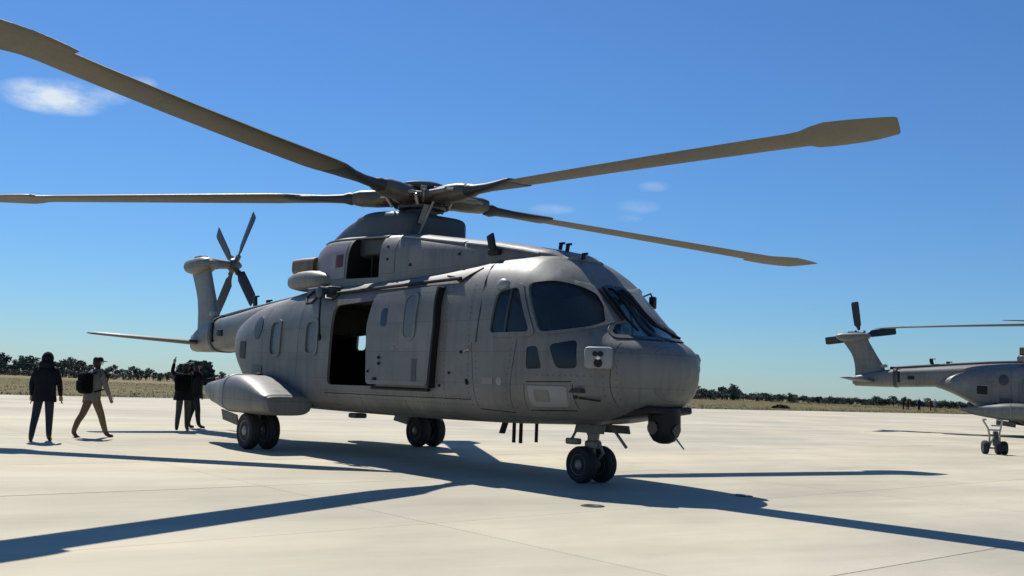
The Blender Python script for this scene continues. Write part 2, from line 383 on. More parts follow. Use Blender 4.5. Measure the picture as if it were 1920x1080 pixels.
def TX(x): return -9.6 + (x + 9.72)*.66
def build_helicopter(name, label, group):
    t = thing(name, label, 'helicopter', group=group)
    P = lambda n, bm, m, s=30, **k: link_mesh(n, bm, m, t, s, **k)
    def sub(par, n, bm, m, s=30, **k): return link_mesh(n, bm, m, par, s, **k)
    # --- window outlines (x, z) on the starboard side
    side = [(3.92, 2.14), (4.76, 2.15), (4.38, 2.84), (3.97, 2.78)]
    big = [(4.90, 2.14), (5.3, 2.18), (5.56, 2.23), (5.64, 2.31), (5.46, 2.55), (5.24, 2.77), (5.05, 2.88), (4.82, 2.94), (4.48, 2.89)]
    low1 = [(4.69, 1.63), (4.97, 1.64), (4.88, 1.96), (4.69, 1.95)]
    low2 = [(5.20, 1.65), (5.52, 1.65), (5.48, 2.05), (5.07, 1.98)]
    cab1 = [(-3.12, 1.84), (-2.72, 1.84), (-2.72, 2.50), (-3.12, 2.50)]
    cab2 = [(-1.64, 1.86), (-1.22, 1.86), (-1.22, 2.47), (-1.64, 2.47)]
    wscr = [(-.70, 2.13), (-.035, 2.12), (-.035, 2.88), (-.20, 2.88), (-.36, 2.58), (-.50, 2.33), (-.68, 2.20)]   # (y, z) seen from ahead
    door = [(-.77, 1.29), (.95, 1.30), (.95, 2.80), (-.72, 2.74)]
    portwin = [(-4.14, 2.74), (-3.84, 2.74), (-3.93, 2.07), (-4.28, 2.07)]
    wins = [('side_window', side, .09, 3.7, 5.0, 'glass', .06), ('quarter_window', big, .09, 4.3, 5.8, 'glass', .032), ('chin_window', low1, .06, 4.5, 5.2, 'glass_dark', 0), ('chin_window', low2, .08, 4.9, 5.7, 'glass_dark', 0),
            ('cabin_window', cab1, .12, -3.4, -2.4, 'glass_grey', .05), ('cabin_window', cab2, .12, -1.9, -1.0, 'glass_grey', .05)]
    # --- shell with openings
    cut = bmesh.new()
    for _, Pn, rr, *_x in wins:
        Q = round_poly(Pn, rr)
        prism_bm(Q, 'y', -2, -.26, cut); prism_bm(Q, 'y', .26, 2, cut)
    cutw = bmesh.new(); prism_bm(round_poly(wscr, .06), 'x', 5.0, 7, cutw); prism_bm(round_poly([(-y, z) for y, z in wscr], .06), 'x', 5.0, 7, cutw)
    cutv = bmesh.new(); cuth = bmesh.new()
    prism_bm(round_poly(door, .14), 'y', -2, -.5, cut)
    prism_bm(round_poly(portwin, .1), 'y', .5, 2, cut)
    g = .006
    def slit(x0, z0, x1, z1, s=-1):
        d = Vector((x1-x0, z1-z0)).normalized(); n = Vector((-d.y, d.x))*g
        q = [(x0+n.x, z0+n.y), (x1+n.x, z1+n.y), (x1-n.x, z1-n.y), (x0-n.x, z0-n.y)]
        prism_bm(q, 'y', -2 if s < 0 else .3, -.3 if s < 0 else 2, cutv if abs(z1-z0) > abs(x1-x0) else cuth)
    for s in (-1, 1):
        for q in ((3.62, 1.05, 3.52, 2.02), (3.62, 1.03, 4.3, 1.0), (4.32, 1.02, 4.50, 2.05), (-3.5, .98, -3.5, 2.9), (-2.0, 1.28, -1.9, 2.9), (5.9, 1.15, 5.97, 2.02), (4.62, 1.05, 5.36, 1.07), (4.60, 1.06, 4.66, 1.42), (5.40, 1.08, 5.44, 1.44), (4.68, 1.45, 5.43, 1.47), (-.9, 1.14, 3.5, 1.16),
                  (.35, .9, .35, 1.10), (1.75, .9, 1.75, 1.10)):
            slit(*q, s)
    outer_, inner_ = full_shell_bm()
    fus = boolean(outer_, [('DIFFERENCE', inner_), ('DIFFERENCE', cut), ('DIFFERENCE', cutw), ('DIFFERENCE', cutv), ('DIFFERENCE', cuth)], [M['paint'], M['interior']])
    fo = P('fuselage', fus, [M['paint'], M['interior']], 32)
    # --- windows and frames
    for nm, Pn, rr, x0, x1, gl, fw in wins:
        for s in (-1, 1):
            a, b = (-2, -.26) if s < 0 else (.26, 2)
            me = patch(round_poly(Pn, rr), 'y', a, b, -.012, -.03, [M[gl]], x0, x1)
            w = P(nm, me, M[gl], 30)
            if fw:
                me = patch(round_poly(grow_poly(Pn, fw), rr+fw*.8), 'y', a, b, .022, -.02, [M['paint']], x0, x1, minus=round_poly(grow_poly(Pn, -.012), rr))
                sub(w, 'window_frame', me, M['paint'], 30)
            if nm == 'side_window':
                bm = bmesh.new(); y = -surf_y(4.28, 2.45, .012)*(-s) if False else s*surf_y(4.28, 2.45, .004)
                add_tube(bm, [(4.25, s*surf_y(4.25, 2.16, .004), 2.16), (4.26, y, 2.45), (4.24, s*surf_y(4.24, 2.80, .004), 2.80)], .018, 6); sub(w, 'window_bar', bm, M['paint_dark'])
    for s in (-1, 1):
        W2 = [(y*(-s), z) for y, z in wscr]
        me = patch(round_poly(W2, .06), 'x', 5.0, 7, -.012, -.03, [M['glass']], 5.0, 6.2); w = P('windscreen', me, M['glass'], 30)
        me = patch(round_poly(grow_poly(W2, .035), .08), 'x', 5.0, 7, .018, -.02, [M['paint_dark']], 5.0, 6.2, minus=round_poly(grow_poly(W2, -.012), .06))
        sub(w, 'window_frame', me, M['paint_dark'], 30)
    # dark aft recess, round aft hatch
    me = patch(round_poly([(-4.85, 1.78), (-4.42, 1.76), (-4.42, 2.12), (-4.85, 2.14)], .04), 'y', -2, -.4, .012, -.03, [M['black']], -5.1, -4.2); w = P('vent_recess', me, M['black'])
    bm = bmesh.new(); add_box(bm, (-4.63, -surf_y(-4.63, 2.15, .02), 2.16), (.46, .05, .03)); sub(w, 'vent_lip', bm, M['paint_light'])
    circ = [(-3.78+.2*math.cos(k*math.pi/10), 2.40+.24*math.sin(k*math.pi/10)) for k in range(20)]
    P('round_hatch', patch(circ, 'y', -2, -.4, .014, -.03, [M['paint_dark']], -4.1, -3.4), M['paint_dark'])
    me = patch(round_poly([(-3.95, 1.32), (-3.45, 1.30), (-3.45, 1.62), (-3.95, 1.64)], .03), 'y', -2, -.4, .012, -.02, [M['paint_dark']], -4.2, -3.2); P('dark_panel', me, M['paint_dark'])
    # --- access panels and markings on the nose side
    nosep = [(4.72, 1.10), (5.30, 1.12), (5.36, 1.40), (4.72, 1.40)]
    w = P('access_panel', patch(round_poly(nosep, .05), 'y', -2, -.4, .010, -.02, [M['paint_light']], 4.5, 5.6), M['paint_light'])
    sub(w, 'inner_panel', patch(round_poly([(4.82, 1.17), (5.06, 1.18), (5.07, 1.34), (4.82, 1.34)], .03), 'y', -2, -.4, .016, -.01, [M['paint']], 4.6, 5.3), M['paint'])
    P('round_marking', patch([(4.16+.06*math.cos(k*math.pi/8), 1.445+.06*math.sin(k*math.pi/8)) for k in range(16)], 'y', -2, -.4, .008, -.02, [M['paint_light']], 4.0, 4.4), M['paint_light'])
    P('faded_marking', patch([(3.78, 1.40), (4.02, 1.40), (4.02, 1.50), (3.78, 1.50)], 'y', -2, -.4, .005, -.02, [M['paint_pink']], 3.6, 4.2), M['paint_pink'])
    for (x, z, l, rz) in ((3.28, 1.87, .05, .3), (3.44, 1.42, .09, 1.1), (5.45, 1.26, .07, 0), (3.0, 1.55, .03, 0), (2.75, 1.35, .03, 0)):
        bm = bmesh.new(); add_box(bm, (x, -surf_y(x, z, .012), z), (l, .03, .04), (0, rz, 0), .008); P('latch', bm, M['black'])
    bm = bmesh.new(); add_tube(bm, [(3.36, -surf_y(3.36, 1.87, .02), 1.87), (3.42, -surf_y(3.42, 1.89, .05), 1.89), (3.5, -surf_y(3.5, 1.91, .02), 1.91)], .014, 8); P('door_handle', bm, M['metal'])
    bm = bmesh.new(); add_tube(bm, [(5.5, -surf_y(5.5, 1.25, .02), 1.25), (5.62, -surf_y(5.62, 1.24, .05), 1.24), (5.78, -surf_y(5.78, 1.23, .05), 1.22)], .012, 8); P('pitot_probe', bm, M['black'])
    bm = bmesh.new()
    def dots(x0, z0, x1, z1, gap=.085):
        L_ = math.hypot(x1-x0, z1-z0); n = int(L_/gap)
        for i in range(n+1):
            x = x0+(x1-x0)*i/n; z = z0+(z1-z0)*i/n
            for s in (-1, 1):
                y = surf_y(x, z, .003)*1.0; bm.faces.new([bm.verts.new((x+dx, s*y, z+dz)) for dx, dz in ((-.009, -.009), (.009, -.009), (.009, .009), (-.009, .009))])
    for q in ((3.70, 1.08, 3.60, 2.0), (3.48, 1.08, 3.42, 2.9), (4.24, 1.1, 4.42, 2.0), (-3.42, 1.0, -3.42, 2.85), (-3.58, 1.0, -3.58, 2.85), (-1.9, 1.3, -1.82, 2.85), (-.9, 1.19, 3.5, 1.19), (-3.4, 1.75, -.95, 1.75), (-.9, 1.08, 3.5, 1.08), (2.85, 1.3, 2.85, 2.9), (5.83, 1.2, 5.88, 2.0), (5.98, 1.25, 6.03, 1.95), (4.9, 1.55, 5.7, 1.55)): dots(*q)
    o_ = P('fasteners', bm, M['paint_dark'], None); o_['kind'] = 'stuff'
    # --- missile sensor fairing on the nose corner
    for s in (-1, 1):
        n = Vector((.62, s*.78, 0)).normalized(); c = Vector((5.80, s*(surf_y(5.80, 1.80)+.0), 1.80)); rz = math.atan2(n.y, n.x)
        bm = bmesh.new(); add_box(bm, c - n*.10, (.40, .40, .31), (0, 0, rz), .06); sf = P('sensor_fairing', bm, M['paint_light'], 40)
        bm = bmesh.new(); tv = n.cross(Vector((0, 0, 1)))
        for (du, dz, rr) in ((-.03, .055, .038), (.045, .055, .034), (0, -.07, .058)):
            p = c + n*.095 + tv*du + Vector((0, 0, dz)); add_tube(bm, [p, p+n*.03], rr, 14)
        sub(sf, 'sensor_lens', bm, M['black'])
        bm = bmesh.new(); p = c + n*.11 + Vector((0, 0, .0)); add_ellipsoid(bm, p, (.03, .03, .03), 10, 8); sub(sf, 'lamp', bm, M['white'])
    # --- wipers
    for pts in (((5.20, -.36, 2.80), (5.42, -.33, 2.62), (5.66, -.33, 2.40), (5.90, -.34, 2.20)), ((5.25, -.10, 2.82), (5.45, .02, 2.66), (5.72, .16, 2.42), (6.10, .32, 2.16))):
        Pn = []
        for x, y, z in pts:
            W, zb, zt, zc, nu, nl = _interp(x); zs = zc + (zt-zc)*(1-(abs(y)/W)**nu)**(1/nu); Pn.append((x+.03, y, zs+.05))
        bm = bmesh.new(); add_tube(bm, Pn, [.030, .026, .022, .018], 8); w = P('wiper', bm, M['black'])
        bm = bmesh.new(); Q = [Vector(p)+Vector((.015, -.07 if pts[0][1] < -.2 else .10, -.02)) for p in Pn]; add_box(bm, (Q[0]+Q[2])/2, ((Q[2]-Q[0]).length, .025, .05), (0, math.atan2(Q[0].z-Q[2].z, Q[2].x-Q[0].x), math.atan2(Q[2].y-Q[0].y, Q[2].x-Q[0].x)), .006); sub(w, 'wiper_blade', bm, M['black'])
    # --- mirrors
    bm = bmesh.new(); add_tube(bm, [(4.75, 1.05, 2.86), (4.66, 1.30, 2.93), (4.64, 1.38, 2.86)], .014, 8); add_tube(bm, [(4.75, 1.15, 2.60), (4.66, 1.34, 2.62), (4.64, 1.38, 2.74)], .014, 8); add_box(bm, (4.64, 1.38, 2.79), (.10, .12, .20), (0, 0, .3), .025); P('mirror', bm, M['black'], 40)
    bm = bmesh.new(); add_ellipsoid(bm, (4.02, -1.22, 2.87), (.14, .07, .10)); P('mirror_fairing', bm, M['paint_light'])
    # --- slid-open cabin door
    dp = [(.76, 1.33), (2.56, 1.34), (2.66, 2.30), (2.60, 2.93), (.84, 2.87), (.70, 2.3)]
    dme = patch(round_poly(dp, .09), 'y', -2.2, -.5, .12, .05, [M['paint']], .6, 2.8); dd = P('cabin_door', dme, M['paint'], 35)
    dwp = [(1.86, 2.10), (2.14, 2.10), (2.16, 2.80), (1.86, 2.78)]
    w = sub(dd, 'door_window', patch(round_poly(dwp, .13), 'y', -2.2, -.5, .128, .09, [M['glass_grey']], 1.7, 2.4), M['glass_grey'])
    sub(dd, 'window_frame', patch(round_poly(grow_poly(dwp, .05), .17), 'y', -2.2, -.5, .138, .09, [M['paint']], 1.7, 2.4, minus=round_poly(dwp, .13)), M['paint'])
    dwp = [(1.14, 2.30), (1.32, 2.30), (1.34, 2.62), (1.14, 2.60)]
    sub(dd, 'door_window', patch(round_poly(dwp, .08), 'y', -2.2, -.5, .124, .09, [M['glass_dark']], 1.0, 1.6), M['glass_dark'])
    me = patch([(2.57, 1.30), (2.62, 1.31), (2.70, 2.30), (2.645, 2.90), (2.60, 2.93), (2.66, 2.30)], 'y', -2.2, -.5, .118, .004, [M['black']], 2.4, 2.9); sub(dd, 'door_edge_strip', me, M['black'])  # black strip across the open gap at the door's front edge
    for (x, z, l) in ((1.16, 1.78, .05), (1.17, 1.68, .05), (1.05, 1.42, .10), (.84, 1.55, .03)):
        bm = bmesh.new(); add_box(bm, (x, -surf_y(x, z, .135), z), (l, .035, .05), None, .01); sub(dd, 'door_latch', bm, M['black'])
    for (x, z, l, h) in ((1.60, 2.0, .10, .012), (1.72, 1.96, .07, .014), (2.02, 2.0, .16, .012), (2.02, 1.95, .20, .010), (1.56, 1.93, .05, .03)):
        bm = bmesh.new(); add_box(bm, (x, -surf_y(x, z, .1215), z), (l, .003, h)); sub(dd, 'faded_stencil', bm, M['paint_light'], None)
    bm = bmesh.new(); add_box(bm, (2.2, -surf_y(2.2, 1.55, .1225), 1.58), (.13, .006, .36)); sub(dd, 'stained_strip', bm, M['paint_dark'], None)
    bm = bmesh.new(); pts = [(x, -surf_y(x, 2.985, .03), 2.985 + .012*(x+1)) for x in (-1.1, -.4, .3, 1.0, 1.7, 2.4, 3.0)]; add_tube(bm, pts, .028, 8); P('door_rail', bm, M['black'])
    bm = bmesh.new(); add_tube(bm, [(x, -surf_y(x, 1.27, .03), 1.27) for x in (.8, 1.4, 2.0, 2.5)], .024, 8); P('door_rail', bm, M['black'])
    bm = bmesh.new(); add_tube(bm, [(2.45, -surf_y(2.45, 3.12, .01), 3.12), (2.75, -surf_y(2.75, 3.07, .01), 3.07), (3.0, -surf_y(3.0, 2.99, .01), 2.99), (3.12, -surf_y(3.12, 3.06, .01), 3.07), (3.3, -surf_y(3.3, 3.2, .01), 3.20)], [.012, .018, .026, .018, .010], 8); P('rain_gutter', bm, M['black'])
    bm = bmesh.new(); add_tube(bm, [(3.62, -surf_y(3.62, 2.02, .005), 2.02), (3.66, -surf_y(3.66, 2.5, .005), 2.5), (3.60, -surf_y(3.6, 2.95, .006), 2.95), (3.50, -surf_y(3.50, 3.2, .006), 3.2), (3.42, -surf_y(3.42, 3.33, .006), 3.33)], .014, 6); P('roof_seam', bm, M['paint_dark'])
    # --- interior
    bm = bmesh.new(); add_box(bm, (-.7, 0, 1.22), (7.6, 2.6, .1)); P('cabin_floor', bm, M['interior'], None)
    bm = bmesh.new(); add_box(bm, (3.45, 0, 2.05), (.05, 2.5, 1.6)); P('bulkhead', bm, M['interior'], None)
    bm = bmesh.new(); add_box(bm, (4.55, 0, 1.35), (2.1, 2.2, .06)); P('cockpit_floor', bm, M['interior'], None)
    bm = bmesh.new(); add_box(bm, (5.35, 0, 1.95), (.35, 1.5, .30), (0, .15, 0), .06); P('instrument_panel', bm, M['interior'])
    bm = bmesh.new(); add_box(bm, (5.18, -.50, 2.14), (.16, .26, .015), (0, .35, .2)); P('light_spot_box', bm, M['paint_light'], None)  # pale box added for the light spots behind the quarter window
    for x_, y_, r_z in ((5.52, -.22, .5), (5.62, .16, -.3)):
        bm = bmesh.new(); add_box(bm, (x_, y_, 2.115), (.12, .20, .01), (0, .12, r_z)); P('reflection_sheet', bm, M['white'], None)  # pale sheets added for the white reflections behind the windscreen
    for s in (-1, 1):
        bm = bmesh.new(); add_box(bm, (4.30, s*.52, 1.72), (.50, .48, .14), None, .04); add_box(bm, (4.05, s*.52, 2.15), (.14, .48, .80), (0, -.15, 0), .05); add_box(bm, (3.99, s*.52, 2.62), (.12, .26, .20), (0, -.1, 0), .04); add_box(bm, (4.28, s*.52, 1.5), (.4, .3, .3)); P('pilot_seat', bm, M['seat'])
    for k in range(4):
        bm = bmesh.new(); x = -2.6 + k*1.05
        add_box(bm, (x, 1.0, 1.70), (.5, .42, .06), None, .02); add_box(bm, (x, 1.2, 2.05), (.5, .06, .66), None, .02); add_tube(bm, [(x-.2, .85, 1.68), (x-.2, .85, 1.27)], .015, 6); add_tube(bm, [(x+.2, .85, 1.68), (x+.2, .85, 1.27)], .015, 6); P('cabin_seat', bm, M['seat'])
    # --- engine cowling
    C = [(-2.78, .40, 3.78), (-2.68, .66, 3.93), (-2.4, .88, 4.08), (-1.9, .99, 4.19), (-1.0, 1.02, 4.17), (.2, 1.02, 4.10), (.9, 1.01, 4.03), (1.6, .98, 3.92), (2.4, .92, 3.80), (3.2, .84, 3.68), (3.8, .72, 3.57), (4.2, .58, 3.48), (4.5, .40, 3.36)]
    CS = smooth_st(C, 5); bm = bmesh.new()
    add_rings(bm, [superring(x, w, 2.85, zt, 4.6 if x > -2.4 else 3.4, zc=3.25) for x, w, zt in CS])
    c1 = prism_bm(round_poly([(-.92, 3.28), (.22, 3.24), (.22, 3.97), (-.86, 4.04)], .03), 'y', -1.4, -.45)
    for f in c1.faces: f.material_index = 1
    cw = boolean(bm, [('DIFFERENCE', c1)], [M['paint'], M['black']]); cow = P('engine_cowling', cw, [M['paint'], M['black']], 35)
    bm = bmesh.new()
    for k in range(2): add_tube(bm, [(-.50+.42*k, -.72, 3.26), (-.49+.42*k, -.72, 4.0)], .022, 6)
    add_box(bm, (-.1, -.62, 3.6), (.34, .10, .62)); sub(cow, 'inlet_grille', bm, M['black'])
    def cowl_y(x, z, off=0):
        for a, b in zip(CS[:-1], CS[1:]):
            if a[0] <= x <= b[0]:
                tt = (x-a[0])/(b[0]-a[0]); w = a[1]+(b[1]-a[1])*tt; zt = a[2]+(b[2]-a[2])*tt
                n = 4.6 if x > -2.4 else 3.4; return w*max(0, 1-(abs(z-3.25)/(zt-3.25))**n)**(1/n)+off
        return .5
    def cowl_patch(poly, off, mat_, nm):
        # flat-sided skin panel lying on the cowling side
        bm = bmesh.new(); n = 8; x0 = min(p[0] for p in poly); x1 = max(p[0] for p in poly); z0 = min(p[1] for p in poly); z1 = max(p[1] for p in poly)
        A = [[bm.verts.new((x0+(x1-x0)*i/n, -cowl_y(x0+(x1-x0)*i/n, z0+(z1-z0)*j/n, off), z0+(z1-z0)*j/n)) for i in range(n+1)] for j in range(n+1)]
        B = [[bm.verts.new(v.co + Vector((0, .03, 0))) for v in row] for row in A]
        for j in range(n):
            for i in range(n):
                bm.faces.new((A[j][i], A[j][i+1], A[j+1][i+1], A[j+1][i])); bm.faces.new((B[j][i], B[j+1][i], B[j+1][i+1], B[j][i+1]))
        for i in range(n):
            bm.faces.new((A[0][i], B[0][i], B[0][i+1], A[0][i+1])); bm.faces.new((A[n][i], A[n][i+1], B[n][i+1], B[n][i]))
            bm.faces.new((A[i][0], A[i+1][0], B[i+1][0], B[i][0])); bm.faces.new((A[i][n], B[i][n], B[i+1][n], A[i+1][n]))
        return sub(cow, nm, bm, mat_)
    cowl_patch([(-1.98, 3.30), (-.98, 4.0)], .010, M['paint_pink'], 'cowl_panel')
    cowl_patch([(-1.30, 3.52), (-1.06, 3.76)], .018, M['red'], 'red_marking')
    cowl_patch([(-1.50, 3.50), (-1.34, 3.78)], .016, M['paint_light'], 'pale_marking')
    cowl_patch([(.32, 3.30), (.72, 3.96)], .008, M['paint_dark'] if False else M['paint'], 'cowl_panel')
    for (xa, xb, nn) in ((-2.1, .25, 14), (.78, 2.5, 10), (2.55, 4.1, 10)):  # pale strips put sun highlights along the cowling shoulder
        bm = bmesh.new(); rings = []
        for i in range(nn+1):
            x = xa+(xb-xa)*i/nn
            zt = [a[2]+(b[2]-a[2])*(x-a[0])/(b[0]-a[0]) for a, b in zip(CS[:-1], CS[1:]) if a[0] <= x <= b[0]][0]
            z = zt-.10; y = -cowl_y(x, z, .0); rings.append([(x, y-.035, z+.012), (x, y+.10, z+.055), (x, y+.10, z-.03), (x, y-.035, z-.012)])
        add_rings(bm, rings); sub(cow, 'highlight_ledge', bm, M['paint_light'], None)
    for (x, z) in ((.46, 3.78), (.50, 3.55), (2.48, 3.5), (1.2, 3.4)):
        bm = bmesh.new(); add_box(bm, (x, -cowl_y(x, z, .01), z), (.05, .03, .05), None, .008); sub(cow, 'latch', bm, M['black'])
    # rotor pylon
    PY = smooth_st([(-2.5, .50, 4.10), (-2.2, .60, 4.27), (-1.6, .70, 4.46), (-1.1, .75, 4.555), (-.7, .77, 4.59), (-.3, .76, 4.57), (.1, .74, 4.53), (.44, .70, 4.49), (.54, .66, 4.46), (.58, .60, 4.40)], 4)
    bm = bmesh.new(); add_rings(bm, [superring(x, w, 3.7, zt, 9 if x > -1.2 else 6, zc=3.95) for x, w, zt in PY]); py = P('rotor_pylon', bm, M['paint_dark'], 35)
    bm = bmesh.new(); add_tube(bm, [(.75, -.55, 4.02), (.98, -.42, 4.62)], .02, 6); add_tube(bm, [(.62, -.45, 4.25), (.66, -.35, 4.6)], .05, 8); sub(py, 'brace', bm, M['strut'])
    # exhaust and side nacelle
    for s in (-1, 1):
        bm = bmesh.new(); rings = [superring(x, w, z0, z1, 4, 28, yc=s*.72) for x, w, z0, z1 in ((-2.3, .27, 3.46, 3.82), (-2.9, .27, 3.48, 3.84), (-3.2, .26, 3.50, 3.84), (-3.2, .20, 3.55, 3.79), (-2.95, .18, 3.57, 3.77))]
        add_rings(bm, rings); P('exhaust', bm, M['copper'], 35)
        bm = bmesh.new(); S = smooth_st([(-3.3, .12, 3.26, 3.42), (-3.2, .24, 3.20, 3.50), (-2.8, .32, 3.14, 3.55), (-2.2, .34, 3.12, 3.54), (-1.7, .30, 3.14, 3.46), (-1.4, .16, 3.2, 3.36)], 4)
        add_rings(bm, [superring(x, w, a, b, 2.8, 28, yc=s*.82) for x, w, a, b in S]); P('nacelle', bm, M['paint'], 35)
    # --- rescue hoist above the door
    bm = bmesh.new(); add_box(bm, (-1.35, -1.18, 3.06), (.9, .34, .12), (0, 0, 0), .03); add_lathe(bm, [(.05, -.02), (.11, 0), (.11, .30), (.05, .32)], 'y', (-1.05, -1.50, 3.0), 18); h = P('rescue_hoist', bm, M['paint_dark'], 40)
    bm = bmesh.new(); add_tube(bm, [(-1.5, -1.35, 3.05), (-1.62, -1.44, 2.92), (-1.5, -1.50, 2.80), (-1.3, -1.50, 2.80), (-1.15, -1.46, 2.92)], .028, 8); add_tube(bm, [(-.95, -1.42, 2.98), (-.8, -1.48, 2.86), (-.6, -1.47, 2.84), (-.45, -1.42, 2.92)], .026, 8); sub(h, 'hose', bm, M['black'])
    bm = bmesh.new(); add_tube(bm, [(-1.05, -1.46, 2.95), (-1.06, -1.46, 2.5), (-1.0, -1.47, 2.2)], .020, 6); add_ellipsoid(bm, (-1.0, -1.47, 2.16), (.04, .04, .07), 10, 8); sub(h, 'cable_hook', bm, M['black'])
    # --- tail boom, fin, stabiliser
    TB = smooth_st([(-2.6, .95, 2.3, 3.2), (-4.5, .78, 2.14, 3.12), (-6.0, .62, 2.08, 3.02), (-7.4, .50, 2.02, 2.90), (-8.7, .42, 1.98, 2.80), (-9.7, .33, 1.98, 2.62), (-10.25, .20, 2.0, 2.48), (-10.4, .10, 2.08, 2.40)], 5)
    bm = bmesh.new(); add_rings(bm, [superring(x, w, a, b, 2.8, 44) for x, w, a, b in TB][::-1]); P('tail_boom', bm, M['paint'], 35)
    bm = bmesh.new(); add_rings(bm, [superring(x, w, a, b, 3, 20) for x, w, a, b in ((-2.7, .17, 3.05, 3.32), (-4.5, .16, 3.0, 3.24), (-7.5, .13, 2.8, 3.02), (-8.7, .10, 2.7, 2.92))]); dc = P('drive_shaft_cover', bm, M['paint_dark'], 35)
    for (x, z, hh) in ((-6.9, 3.05, .26), (-6.2, 3.08, .10)):
        bm = bmesh.new(); add_box(bm, (x, 0, z+hh/2), (.16, .06, hh), (0, -.2, 0), .02); add_box(bm, (x+.05, 0, z+hh), (.26, .05, .04), None, .01); sub(dc, 'blade_antenna', bm, M['black'])
    bm = bmesh.new(); add_rings(bm, [superring(x, w, a, b, 2.8, 44) for x, w, a, b in ((-8.36, .47, 1.96, 2.88), (-8.50, .47, 1.96, 2.88))]); P('fold_joint', bm, M['paint_dark'], 35)
    bm = bmesh.new(); add_box(bm, (-7.7, -.50, 2.42), (.28, .04, .16), None, .01); P('boom_vent', bm, M['black'])
    bm = bmesh.new(); add_box(bm, (-8.25, -.46, 2.45), (.10, .06, .5), None, .01); P('hinge', bm, M['black'])
    fin = [(1.99, -8.72, -10.30, .25), (2.4, -8.80, -10.30, .24), (2.75, -8.92, -10.30, .22), (3.1, -9.10, -10.34, .20), (3.44, -9.30, -10.44, .18), (3.8, -9.50, -10.66, .17), (4.2, -9.70, -10.92, .18)]
    fin = smooth_st(fin, 4); af = airfoil(1, .5, 12); bm = bmesh.new()
    add_rings(bm, [[(le + (te-le)*a, b*th*2, z) for a, b in af] for z, le, te, th in fin]); f_ = P('tail_fin', bm, M['paint'], 40)
    for v in f_.data.vertices: pass
    bm = bmesh.new(); S = smooth_st([(-9.72, .08, 4.28, 4.40), (-9.85, .20, 4.20, 4.46), (-10.3, .27, 4.10, 4.52), (-11.0, .30, 4.06, 4.52), (-11.7, .25, 4.12, 4.50), (-12.05, .16, 4.22, 4.44), (-12.14, .05, 4.30, 4.38)], 5)
    add_rings(bm, [superring(x, w, a, b, 2.4, 32) for x, w, a, b in [(TX(q[0]),)+tuple(q[1:]) for q in S]][::-1]); fp = sub(f_, 'gearbox_fairing', bm, M['paint'], 40)
    bm = bmesh.new(); add_box(bm, (TX(-10.9), 0, 4.54), (.5, .18, .05), None, .02); sub(f_, 'beacon', bm, M['paint_dark'])
    bm = bmesh.new(); add_ellipsoid(bm, (-8.95, -.16, 2.95), (.17, .09, .09), 14, 10); sub(f_, 'fin_root_fairing', bm, M['paint_light'])  # root fairing, no lamp, in paler paint for its sun highlight
    af2 = airfoil(1, .5, 8); bm = bmesh.new()
    add_rings(bm, [[(le + (te-le)*a, y, z + b*th*2) for a, b in af2] for y, z, le, te, th in ((-.1, 2.20, -9.3, -10.3, .14), (-1.0, 2.235, -9.4, -10.3, .12), (-2.0, 2.275, -9.55, -10.3, .095), (-2.78, 2.31, -9.75, -10.3, .07), (-2.86, 2.315, -9.9, -10.25, .03))]); P('stabiliser', bm, M['paint_dark'], 35)
    # tail rotor
    hubp = Vector((-10.3, .93, 4.41))
    bm = bmesh.new(); add_tube(bm, [(-10.3, .1, 4.36), (-10.3, .5, 4.40), (-10.3, .82, 4.41)], [.20, .13, .11], 16); P('tail_gearbox', bm, M['paint'])
    bm = bmesh.new(); add_lathe(bm, [(.06, -.18), (.16, -.14), (.20, -.05), (.16, .06), (.10, .14), (.04, .20)], 'y', hubp, 20)
    for k in range(4):
        a = R(45+90*k); add_tube(bm, [hubp, hubp+Vector((math.cos(a)*.34, 0, math.sin(a)*.34))], .07, 8)
    P('tail_rotor_hub', bm, M['hub'], 40)
    for k in range(4):
        bm = bmesh.new(); af3 = airfoil(1, .5, 7); rings = []
        for x, c, th in ((.28, .12, .05), (.44, .20, .035), (.55, .35, .028), (1.0, .37, .022), (1.58, .37, .018), (1.68, .31, .01)):
            tw = R(14-5*x); rings.append([(x, (a-.35)*c*math.sin(tw) + b*th*2*math.cos(tw), (a-.35)*c*math.cos(tw) - b*th*2*math.sin(tw)) for a, b in af3])
        add_rings(bm, rings); b_ = P('tail_rotor_blade', bm, M['tail_blade'], 40, loc=hubp, rot=(0, -R(49+90*k), 0))
        b_['k'] = k
    # --- sponsons and main gear
    for s in (-1, 1):
        yo = -1.80 if s < 0 else 2.15
        S = smooth_st([(-5.45, .10, 1.04, 1.14, 1.66), (-4.95, .30, .88, 1.25, 1.62), (-4.2, .42, .76, 1.34, 1.62), (-3.6, .50, .69, 1.41, 1.68), (-2.9, .53, .66, 1.41, 1.70), (-2.3, .53, .66, 1.28, 1.70), (-1.9, .52, .67, 1.15, 1.70), (-1.66, .50, .68, 1.07, 1.69), (-1.60, .46, .70, 1.03, 1.68)], 4)
        bm = bmesh.new(); add_rings(bm, [superring(x, w+(.0 if s < 0 else .08), a, b, 3.6, 44, yc=s*(yc+(0 if s < 0 else .08)), zc=.98+(.1 if x < -4.6 else 0)) for x, w, a, b, yc in S][::-1]); sp = P('sponson', bm, M['paint'], 38)
        bm = bmesh.new()
        rr = superring(-3.45, .515+(.0 if s < 0 else .08), .675, 1.425, 3.6, 44, yc=s*(1.685+(0 if s < 0 else .08)), zc=.98)
        add_tube(bm, rr + rr[:1], .012, 6); sub(sp, 'panel_joint', bm, M['paint_light'])
        bm = bmesh.new(); add_box(bm, (-3.1, s*1.62, 1.43), (.14, .12, .06), None, .015); sub(sp, 'filler_cap', bm, M['black'])
